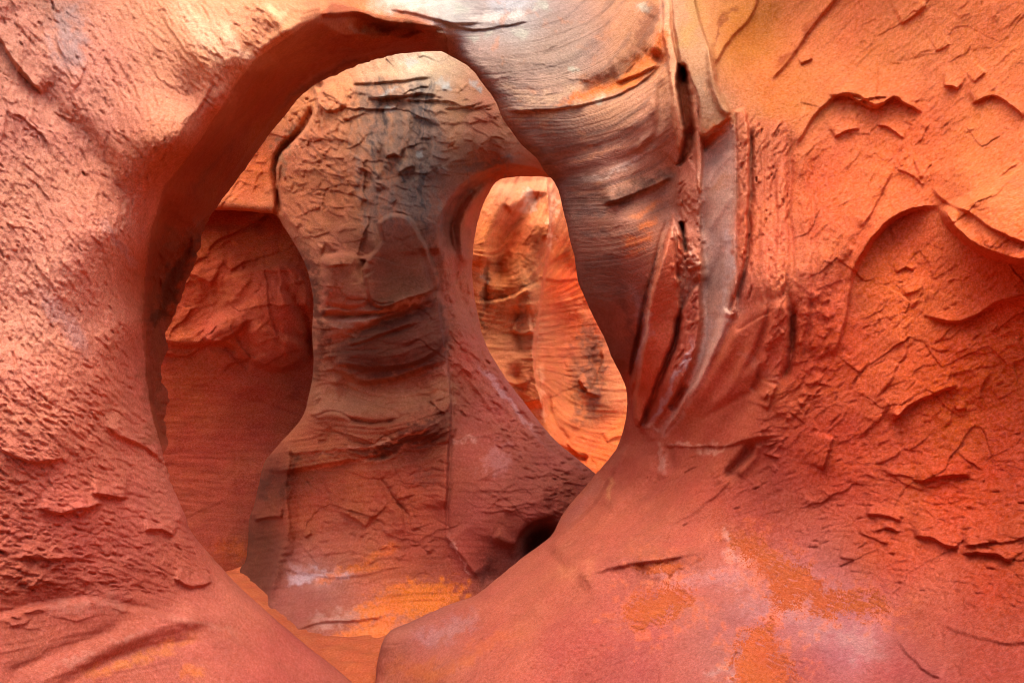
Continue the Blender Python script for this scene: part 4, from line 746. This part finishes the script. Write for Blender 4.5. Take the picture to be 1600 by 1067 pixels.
for p, w, c, k in [([(690,110),(640,95),(700,100)],14,(206,196,170),.6),([(720,110),(715,180),(700,250)],14,(206,140,90),.5),([(700,260),(760,252),(820,250)],14,(116,96,84),.7),([(470,190),(440,240),(432,290)],9,(110,84,60),.7),
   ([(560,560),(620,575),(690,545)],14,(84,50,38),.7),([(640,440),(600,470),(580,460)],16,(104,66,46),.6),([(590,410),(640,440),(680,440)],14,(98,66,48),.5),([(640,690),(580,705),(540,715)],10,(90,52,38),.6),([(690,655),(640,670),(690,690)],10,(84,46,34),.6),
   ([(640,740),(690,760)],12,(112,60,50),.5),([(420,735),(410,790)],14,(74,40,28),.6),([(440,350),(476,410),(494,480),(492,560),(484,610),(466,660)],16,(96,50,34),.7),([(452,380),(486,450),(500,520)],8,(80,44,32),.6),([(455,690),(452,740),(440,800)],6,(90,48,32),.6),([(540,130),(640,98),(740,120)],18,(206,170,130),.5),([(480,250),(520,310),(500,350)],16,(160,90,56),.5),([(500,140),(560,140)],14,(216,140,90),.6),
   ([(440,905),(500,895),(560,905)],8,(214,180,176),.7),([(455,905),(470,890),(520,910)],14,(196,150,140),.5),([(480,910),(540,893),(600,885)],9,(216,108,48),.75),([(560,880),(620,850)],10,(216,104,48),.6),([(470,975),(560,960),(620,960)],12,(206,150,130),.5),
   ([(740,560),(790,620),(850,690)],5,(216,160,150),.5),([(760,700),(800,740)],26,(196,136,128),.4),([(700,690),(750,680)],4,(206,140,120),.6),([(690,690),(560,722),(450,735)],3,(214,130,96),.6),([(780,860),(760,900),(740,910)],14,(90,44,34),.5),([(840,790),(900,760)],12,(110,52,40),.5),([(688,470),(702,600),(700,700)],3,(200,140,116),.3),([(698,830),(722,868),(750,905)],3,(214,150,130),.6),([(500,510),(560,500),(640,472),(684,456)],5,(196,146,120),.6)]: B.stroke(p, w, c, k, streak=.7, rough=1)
B.stroke([(744,420),(735,360),(750,318),(775,290)], 9, (210,108,66), .6); B.stroke([(694,400),(694,340),(722,300),(770,270)], 8, (120,58,36), .6)
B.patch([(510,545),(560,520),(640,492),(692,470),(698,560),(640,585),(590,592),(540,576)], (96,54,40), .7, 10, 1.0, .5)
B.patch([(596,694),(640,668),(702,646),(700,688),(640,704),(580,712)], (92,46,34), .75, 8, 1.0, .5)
B.patch([(480,602),(540,604),(620,612),(702,590),(702,636),(650,642),(600,650),(540,640),(486,648)], (176,112,80), .6, 9, .8, .3)
B.patch([(574,420),(600,372),(640,344),(660,376),(680,446),(640,462),(600,476),(578,470)], (112,66,46), .6, 9, 1, .3)
B.patch([(506,404),(540,398),(566,408),(572,470),(520,478)], (182,112,78), .5, 9, 1, .3)
B.bump([(440,706),(580,697),(704,655)], 3, .012); B.stroke([(440,706),(580,697),(704,655)], 3, (206,134,104), .7)
B.patch([(600,925),(640,912),(690,905),(730,918),(700,950),(600,968),(560,960)], (222,114,48), .85, 12, 1.2); B.patch([(530,990),(600,965),(620,1000),(560,1030)], (222,116,56), .8, 10, 1.2)
vn = perlin(B.CX/7, B.CY/110, np.full(B.X.shape, 3., np.float32))*.7+perlin(B.CX/19, B.CY/160, np.full(B.X.shape, 8., np.float32))*.6+.5*perlin(B.CX/3, B.CY/50, np.full(B.X.shape, 5., np.float32))+.9*B.fine
pf = .62*np.exp(-((B.CX-583)/30)**2)+.66*np.exp(-((B.CX-665)/26)**2)+.3*np.exp(-((B.CX-630)/30)**2)
for c_, k_, o_ in (((112,98,88), .55, .25), ((66,60,60), .75, .62)):
    m = sstep((pf+.45*vn-o_)*2.6)*sstep((B.CY-110)/30)*sstep((395-B.CY)/70); m = (m*k_)[..., None]; B.col = B.col*(1-m)+lin(c_).astype(np.float32)*m
for x, y, r in [(693,130,10),(700,136,6),(612,140,5),(610,170,7),(600,150,5),(655,242,6),(692,268,4),(640,100,10),(740,130,7),(748,140,5)]:
    a = np.linspace(0, 6.28, 8, endpoint=False); B.patch([(x+r*math.cos(t), y+r*.7*math.sin(t)) for t in a], (180,176,166), .6, 4, 1.3)
HOLE2 = [(855,277),(840,276),(800,277),(775,285),(755,320),(745,350),(738,400),(740,450),(748,500),(760,540),(790,590),(820,630),(860,680),(900,715),(928,738),(945,750),(985,735),(1030,660),(1040,550),(1010,420),(960,320),(905,284)]
OUT2 = [(140,-200),(1110,-200),(1110,1130),(480,1130),(440,1010),(412,950),(380,915),(366,896),(382,880),(387,850),(389,815),(396,795),(406,750),(414,722),(436,694),(472,652),(484,610),(490,570),(488,520),(490,470),(480,420),(462,385),(442,352),(432,336),(400,332),(330,328),(140,325)]
B.finish(hole=HOLE2, outer=OUT2, rim=(16, .14))
Cb = B.cell
pil = Cb & xy_region(B, [(100,-300),(640,-300),(600,60),(700,300),(684,352),(684,400),(682,452),(686,500),(696,560),(703,620),(704,660),(698,720),(696,800),(698,832),(722,868),(752,910),(780,1200),(100,1200)])
boss = pil & xy_region(B, [(572,446),(566,420),(580,395),(600,375),(592,350),(612,336),(640,340),(660,372),(672,400),(682,452),(640,468),(600,482),(575,470)])
arc2 = Cb & ~pil
lip = arc2 & xy_region(B, [(684,400),(682,350),(700,312),(725,284),(760,264),(800,256),(835,262),(880,276),(900,300),(775,300),(760,330),(745,360),(738,400),(710,420)])
pillar = thing('rock_pillar', (-1.1, 4.7, 0), 'broad brown sandstone pillar with dark grey streaks, standing in the middle of the first opening', 'rock pillar')
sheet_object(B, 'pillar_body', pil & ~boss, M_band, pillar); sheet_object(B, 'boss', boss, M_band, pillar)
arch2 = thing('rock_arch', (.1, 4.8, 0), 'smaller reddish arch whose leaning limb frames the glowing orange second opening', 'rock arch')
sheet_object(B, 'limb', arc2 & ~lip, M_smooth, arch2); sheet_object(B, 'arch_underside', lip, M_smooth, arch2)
print('layer B', time.time()-T0)

# ================================================================== alcove wall behind, to the left of the pillar
G = Sheet(215, 520, 300, 930, 1.8, ext=(200, 160, 100, 100), seed=4, dref=5.6)
G.D = G.tps([(0,300,5.0),(250,330,5.55),(250,600,5.5),(250,900,5.2),(400,340,6.0),(400,430,5.85),(400,600,5.95),(470,450,6.0),(480,600,6.15),(350,700,5.75),(430,700,6.0),(350,850,5.5),(400,900,5.6),(330,500,5.7),(600,300,6.2),(650,900,6.0),(400,1000,5.4)])
G.flow([(300,400,-20),(350,480,-35),(430,500,60),(330,600,0),(400,700,0),(300,800,5),(440,600,30)])
G.fine = fbm(G.W, 20, 4, .6, 25).astype(np.float32); LA = G.lic(12, 1, 21); LB = G.lic(26, 2, 22, 1.4); G.S = (LA*.6+LB*.8).astype(np.float32)
up = sstep((590-G.Y)/40)
G.disp += (up*.8+.25)*(.05*fbm(G.W, 2.6, 3, .5, 31)+.012*fbm(G.W, 7, 4, .55, 33))+.003*G.fine*up+.0012*LA+.0014*LB+(up+.12)*(G.facets(60,1.5,-20,.028,5)+G.facets(28,1.6,-30,.010,6)); G.S *= .5
G.ledge([(230,515),(270,532),(330,530),(345,532),(372,540),(400,562),(440,572),(468,556),(478,530)], .07, 12, 60, .05)
G.blob(350,508,32,16,-25,.09,3); G.ledge([(318,520),(335,534),(365,520),(385,498)], .05, 5, 16); G.blob(430,500,46,60,-10,.12,3); G.ledge([(345,440),(400,425),(450,418),(474,440),(480,500)][::-1], .05, 8, 30)
G.ledge([(275,420),(310,430),(335,445)], .03, 5, 20); G.ledge([(350,540),(370,560),(390,580)], -.02, 5, 20); G.bump([(440,440),(480,500),(478,560)], 8, -.05); G.bump([(360,610),(420,600),(470,620)], 14, .03)
G.ledge([(290,350),(360,352),(430,352)], -.03, 12, 40); G.flakes([(240,360),(470,400),(470,560),(240,520)], 110, 34, .012, 2.4, 9, jit=22, rs=31)
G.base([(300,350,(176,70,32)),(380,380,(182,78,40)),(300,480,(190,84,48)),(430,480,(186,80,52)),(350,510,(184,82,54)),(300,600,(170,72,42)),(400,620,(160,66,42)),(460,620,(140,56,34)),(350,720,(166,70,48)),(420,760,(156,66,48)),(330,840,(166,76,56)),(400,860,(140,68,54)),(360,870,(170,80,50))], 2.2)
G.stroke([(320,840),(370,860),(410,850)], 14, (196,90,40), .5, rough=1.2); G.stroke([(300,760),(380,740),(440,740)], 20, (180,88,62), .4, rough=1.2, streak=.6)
G.finish()
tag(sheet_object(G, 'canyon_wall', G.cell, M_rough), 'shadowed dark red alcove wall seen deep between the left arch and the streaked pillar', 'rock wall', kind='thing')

# ================================================================== LAYER 3: the glowing walls beyond the second arch
E = Sheet(690, 1030, 250, 760, 1.6, ext=(160, 160, 160, 100), seed=3, dref=8.5)
E.D = E.tps([(700,250,8.0),(700,500,7.9),(700,760,7.6),(760,300,8.1),(760,500,8.0),(800,600,8.0),(830,700,7.9),(840,330,8.3),(835,450,8.25),(840,560,8.35),(860,300,8.6),(900,400,8.9),(900,500,8.9),(950,600,8.8),(900,700,8.3),(980,650,8.7),(1050,400,9),(1050,760,8.2),(930,735,8.1),(860,100,9.2),(700,80,8.6),(1050,80,9.4)])
E.flow([(765,330,-62),(750,420,20),(760,480,25),(800,320,-55),(830,400,-60),(800,470,-10),(820,540,0),(790,560,0),(870,320,-75),(865,400,-60),(870,500,-8),(920,560,-5),(940,650,-4),(900,700,20),(850,640,80),(860,620,40)])
E.fine = fbm(E.W, 13, 4, .6, 35).astype(np.float32); LA = E.lic(12, 1, 31); LB = E.lic(26, 1, 32, 1.4); E.S = (LA*.6+LB*.8).astype(np.float32)
E.disp += .035*fbm(E.W, 1.5, 3, .5, 41)+.006*fbm(E.W, 5, 4, .55, 43)+.004*E.fine+.004*LA+.004*LB+E.facets(60,1.4,0,.012,7)
E.bump([(845,290),(825,330),(800,360),(785,400),(775,450)], 15, -.24); E.bump([(800,290),(775,330),(758,370),(748,420)], 14, .16); E.bump([(830,285),(815,310),(790,330)], 8, .08)
E.bump([(762,400),(757,450),(760,500),(756,530)], 6, -.05); E.bump([(848,330),(840,380),(825,440),(822,500)], 20, .16); E.bump([(800,560),(815,640),(850,720)], 14, -.12); E.bump([(770,560),(790,640),(830,720)], 14, .10); E.bump([(885,470),(880,560),(890,660)], 18, -.10); E.bump([(940,480),(945,560),(955,660)], 20, .12); E.bump([(820,450),(812,500),(815,560)], 10, -.08)
E.ledge([(846,640),(836,590),(833,540),(845,460),(850,400),(856,340),(852,280)], .42, 6, 60, .05); E.bump([(858,285),(860,330),(852,380)], 5, .10)
E.ledge([(742,468),(790,462),(845,436)], -.10, 6, 26); E.ledge([(800,512),(815,520),(836,516)], .10, 5, 18); E.ledge([(740,430),(760,440),(765,400)], .02, 5, 12)
E.ledge([(840,430),(870,436),(905,432)], .07, 6, 20); E.bump([(870,400),(885,420),(905,425)], 14, -.14); E.ledge([(905,620),(925,610),(930,596),(945,560),(940,540)][::-1], .07, 5, 18); E.ledge([(905,590),(920,612),(940,618)], .10, 5, 22)
E.bump([(846,560),(846,620),(855,670),(880,700)], 6, .07); E.bump([(870,700),(895,712),(920,718)], 8, -.10); E.ledge([(885,688),(905,708),(922,712)], .10, 5, 14); E.ledge([(945,690),(960,682),(975,680)], .07, 4, 14)
E.bump([(858,610),(862,650),(900,705)], 4, -.05); E.ledge([(780,590),(810,600),(830,590)], .05, 4, 14)
E.flakes([(740,290),(850,290),(850,700),(760,560)], 60, 26, .010, 2.2, 7, jit=10, rs=41); E.flakes([(850,330),(930,420),(980,600),(940,730),(850,640)], 70, 22, .014, 2.2, 7, jit=18, rs=42)
E.base([(760,310,(214,130,90)),(790,300,(206,140,110)),(765,360,(226,140,84)),(750,440,(224,150,100)),(800,370,(222,100,44)),(840,310,(204,120,78)),(835,370,(190,120,80)),(820,440,(196,132,90)),(790,450,(226,140,80)),(780,500,(216,146,104)),(820,520,(206,140,104)),(800,600,(224,140,96)),(840,650,(226,130,80)),(860,290,(216,150,120)),(875,340,(222,136,90)),(880,390,(214,100,48)),(880,450,(214,78,30)),(900,500,(198,88,50)),(870,560,(206,110,70)),(920,560,(160,100,74)),(930,620,(150,100,84)),(960,600,(222,140,96)),(900,640,(220,130,80)),(900,700,(220,116,66)),(970,680,(222,120,66)),(945,725,(214,100,54))], 2.4)
for p, w, c, k in [([(845,360),(830,400),(826,450),(830,500)],16,(146,98,70),.45),([(812,290),(830,310),(820,330)],7,(206,190,176),.6),([(780,400),(778,460),(780,520)],9,(140,92,66),.3),([(765,390),(756,430),(752,490),(758,540)],6,(110,76,60),.7),([(920,470),(925,540),(925,620),(922,690)],16,(108,78,70),.65),([(895,540),(900,600),(905,680)],8,(130,90,74),.5),([(862,290),(864,340),(856,400)],5,(244,196,160),.7),([(880,385),(900,400)],14,(150,80,46),.6),([(745,466),(800,458),(845,436)],4,(116,76,56),.6),([(800,500),(830,490)],12,(140,100,80),.6),([(846,560),(846,640),(860,680)],5,(236,170,130),.6),([(870,460),(900,475),(930,500)],10,(226,134,90),.5),([(940,560),(930,600),(912,615)],8,(120,76,58),.6),([(745,440),(760,436)],8,(206,180,160),.5)]: E.stroke(p, w, c, k, streak=.9, rough=1.2)
E.col *= np.array([.90, .74, .62], np.float32)
E.finish()
divide = E.cx < np.interp(E.cy, [0,280,340,400,460,540,590,640,700,800], [850,853,857,851,846,834,837,846,862,890])
tag(sheet_object(E, 'canyon_wall', E.cell & divide, M_band), 'glowing fluted orange wall with curved dark bands, left half seen through the second arch', 'rock wall', 'sunlit walls beyond the second arch', kind='thing')
tag(sheet_object(E, 'canyon_wall', E.cell & ~divide, M_band), 'glowing orange slab with a dark vertical stain, right half seen through the second arch', 'rock wall', 'sunlit walls beyond the second arch', kind='thing')
print('layer E', time.time()-T0)

# ================================================================== canyon floor (loose sand) and dust patches
def sand_sheet():
    xs = np.linspace(-5.5, 6.5, 480); ys = np.linspace(1.5, 11, 420); X, Y = np.meshgrid(xs, ys)
    Pn = (X, Y, np.zeros_like(X))
    Z = -.03+.02*fbm(Pn, .9, 3, .5, 3)+.022*fbm(Pn, 5, 4, .55, 9)+.010*fbm(Pn, 22, 4, .65, 12)+.004*np.sin(42*(Y+.25*X)+5*fbm(Pn, 2, 2, .5, 77))
    v = np.stack([X, Y, Z], -1).reshape(-1, 3).astype(np.float32); W = len(xs); H = len(ys)
    i = (np.arange(H-1)[:, None]*W+np.arange(W-1)).ravel(); f = np.stack([i, i+1, i+W+1, i+W], 1).astype(np.int32)
    me = bpy.data.meshes.new('sand_floor'); me.vertices.add(len(v)); me.vertices.foreach_set('co', v.ravel()); me.loops.add(f.size); me.loops.foreach_set('vertex_index', f.ravel())
    me.polygons.add(len(f)); me.polygons.foreach_set('loop_start', np.arange(0, f.size, 4, dtype=np.int32)); me.polygons.foreach_set('loop_total', np.full(len(f), 4, np.int32)); me.polygons.foreach_set('use_smooth', np.ones(len(f), bool)); me.update(calc_edges=True)
    a = me.attributes.new('mineral', 'FLOAT_COLOR', 'POINT'); c = np.ones((len(v), 4), np.float32); c[:, :3] = lin((186,92,56)); a.data.foreach_set('color', c.ravel())
    g = me.attributes.new('grain', 'FLOAT', 'POINT')
    me.materials.append(M_sand); o = link(bpy.data.objects.new('sand_floor', me)); tag(o, kind='structure'); return o
sand_sheet()
def dust(L, feather, name='loose_sand'):
    L = catmull(L+[L[0]], 8); x, y = A.cx, A.cy
    sl = (x > L[:, 0].min()-30) & (x < L[:, 0].max()+30) & (y > L[:, 1].min()-30) & (y < L[:, 1].max()+30)
    d = np.full(x.shape, -1e3, np.float32); q, _ = seg_dist(x[sl], y[sl], L); d[sl] = np.abs(q)*np.where(inside(x[sl], y[sl], L), 1, -1)
    f = (A.fine[:-1, :-1]*3.2+A.S[:-1, :-1]*.25+np.random.default_rng(4).normal(0, .8, A.cx.shape))*feather
    return (d+f > 0) & A.cell
keep = A.col.copy(); D0 = A.P.copy()
A.col[:] = lin((158,74,42)).astype(np.float32)*(1+.12*A.fine[..., None])
rip = .0015*np.sin((A.X*.5-A.Y)*.62+4*A.noise_a*2)+.002*A.fine
A.P = A.P+A.N*(rip+.0015)[..., None].astype(np.float32)
for L, f, lab in [([(975,965),(995,935),(1030,925),(1075,922),(1070,945),(1040,965),(1000,978)], 9, 'small oval patch of orange sand in the middle of the slickrock slope'),
               ([(1150,845),(1180,842),(1200,868),(1250,885),(1290,920),(1350,935),(1380,948),(1320,955),(1270,952),(1262,930),(1235,950),(1210,940),(1208,905),(1195,885),(1160,862)], 10, 'long ragged patch of orange sand at the foot of the right wall'),
               ([(1160,1000),(1195,980),(1215,1010),(1235,1060),(1240,1100),(1165,1100),(1150,1040)], 10, 'patch of orange sand at the bottom edge of the slickrock'),
               ([(995,884),(1030,880),(1068,886),(1050,895),(1020,893)], 6, 'thin sliver of orange sand above the oval patch')]:
    tag(sheet_object(A, 'loose_sand', dust(L, f), M_sand, back=.02), lab, 'sand', kind='stuff')
A.col = keep; A.P = D0

# ================================================================== canyon walls continuing beside and behind the viewer
def slab(name, x0, y0, x1, y1, z0, z1, nrm, seed, lab, th=.8, amp=.25):
    n1, n2 = 60, 60
    u, v = np.meshgrid(np.linspace(0, 1, n1), np.linspace(0, 1, n2)); X = x0+(x1-x0)*u; Y = y0+(y1-y0)*u; Z = z0+(z1-z0)*v
    h = amp*fbm((X, Y, Z), .5, 4, .5, seed); X = X+nrm[0]*h; Y = Y+nrm[1]*h
    V = [np.stack([X, Y, Z], -1).reshape(-1, 3), np.stack([X-nrm[0]*th, Y-nrm[1]*th, Z], -1).reshape(-1, 3)]
    V = np.vstack(V); f = []; N = n1*n2
    for i in range(n2-1):
        for j in range(n1-1):
            a = i*n1+j; f.append((a, a+1, a+n1+1, a+n1)); f.append((N+a, N+a+n1, N+a+n1+1, N+a+1))
    rim = [j for j in range(n1)]+[i*n1+n1-1 for i in range(1, n2)]+[(n2-1)*n1+j for j in range(n1-2, -1, -1)]+[i*n1 for i in range(n2-2, 0, -1)]
    for k in range(len(rim)):
        a, b = rim[k], rim[(k+1) % len(rim)]; f.append((b, a, N+a, N+b))
    base = np.array([(x0+x1)/2, (y0+y1)/2, z0])
    me = bpy.data.meshes.new(name); me.from_pydata((V-base).tolist(), [], f); me.polygons.foreach_set('use_smooth', np.ones(len(f), bool))
    a = me.attributes.new('mineral', 'FLOAT_COLOR', 'POINT'); c = np.ones((len(V), 4), np.float32); c[:, :3] = lin((212,112,76)); a.data.foreach_set('color', c.ravel()); me.attributes.new('grain', 'FLOAT', 'POINT')
    me.materials.append(M_rough); o = link(bpy.data.objects.new(name, me)); o.location = base
    return tag(o, lab, 'rock wall', kind='thing')
slab('canyon_wall', -2.1, 2.2, -2.6, -5, -.2, 5, (1, 0), 1, 'plain orange canyon wall continuing behind the viewer on the left')
slab('canyon_wall', 2.0, 2.2, 2.5, -5, .2, 5, (-1, 0), 2, 'plain orange canyon wall continuing behind the viewer on the right')
slab('canyon_wall', -3, -3.6, 3, -3.6, -.2, 3.6, (0, 1), 3, 'plain orange canyon wall closing the passage behind the viewer')
g = slab('slickrock_ground', -2.6, 1.9, 2.6, 1.9, -.4, .2, (0, -1), 4, None) if False else None

# ================================================================== light, sky, camera
SUN_EL, SUN_AZ = math.radians(78), math.radians(190)   # azimuth measured clockwise from +Y
w = bpy.data.worlds.new('World'); bpy.context.scene.world = w; w.use_nodes = True
nt = w.node_tree; sky = nt.nodes.new('ShaderNodeTexSky'); sky.sky_type = 'NISHITA'; sky.sun_disc = False
sky.sun_elevation = SUN_EL; sky.sun_rotation = SUN_AZ; sky.dust_density = 3; sky.ozone_density = .6
nt.links.new(sky.outputs[0], nt.nodes['Background'].inputs[0]); nt.nodes['Background'].inputs[1].default_value = .15
sd = bpy.data.lights.new('sun', 'SUN'); sd.energy = 1.1; sd.angle = math.radians(65); sd.color = (1, .95, .86)
so = link(bpy.data.objects.new('sun', sd)); so.location = (0, 0, 12)
from mathutils import Vector
dirv = Vector((math.sin(SUN_AZ)*math.cos(SUN_EL), math.cos(SUN_AZ)*math.cos(SUN_EL), math.sin(SUN_EL)))
so.rotation_euler = dirv.to_track_quat('Z', 'Y').to_euler()
cam = bpy.data.cameras.new('camera'); cam.sensor_width = 36; cam.lens = F/1600*36; cam.clip_end = 500; cam.clip_start = .05
co = link(bpy.data.objects.new('camera', cam)); co.location = (0, 0, CAM_Z); co.rotation_euler = (math.radians(90), 0, 0)
sc = bpy.context.scene; sc.camera = co
sc.view_settings.view_transform = 'Standard'; sc.view_settings.look = 'None'; sc.view_settings.exposure = 1.9; sc.view_settings.gamma = 1
sc.cycles.max_bounces = 10; sc.cycles.diffuse_bounces = 8; sc.cycles.use_denoising = True; sc.cycles.filter_width = 1.0
print('built', time.time()-T0)
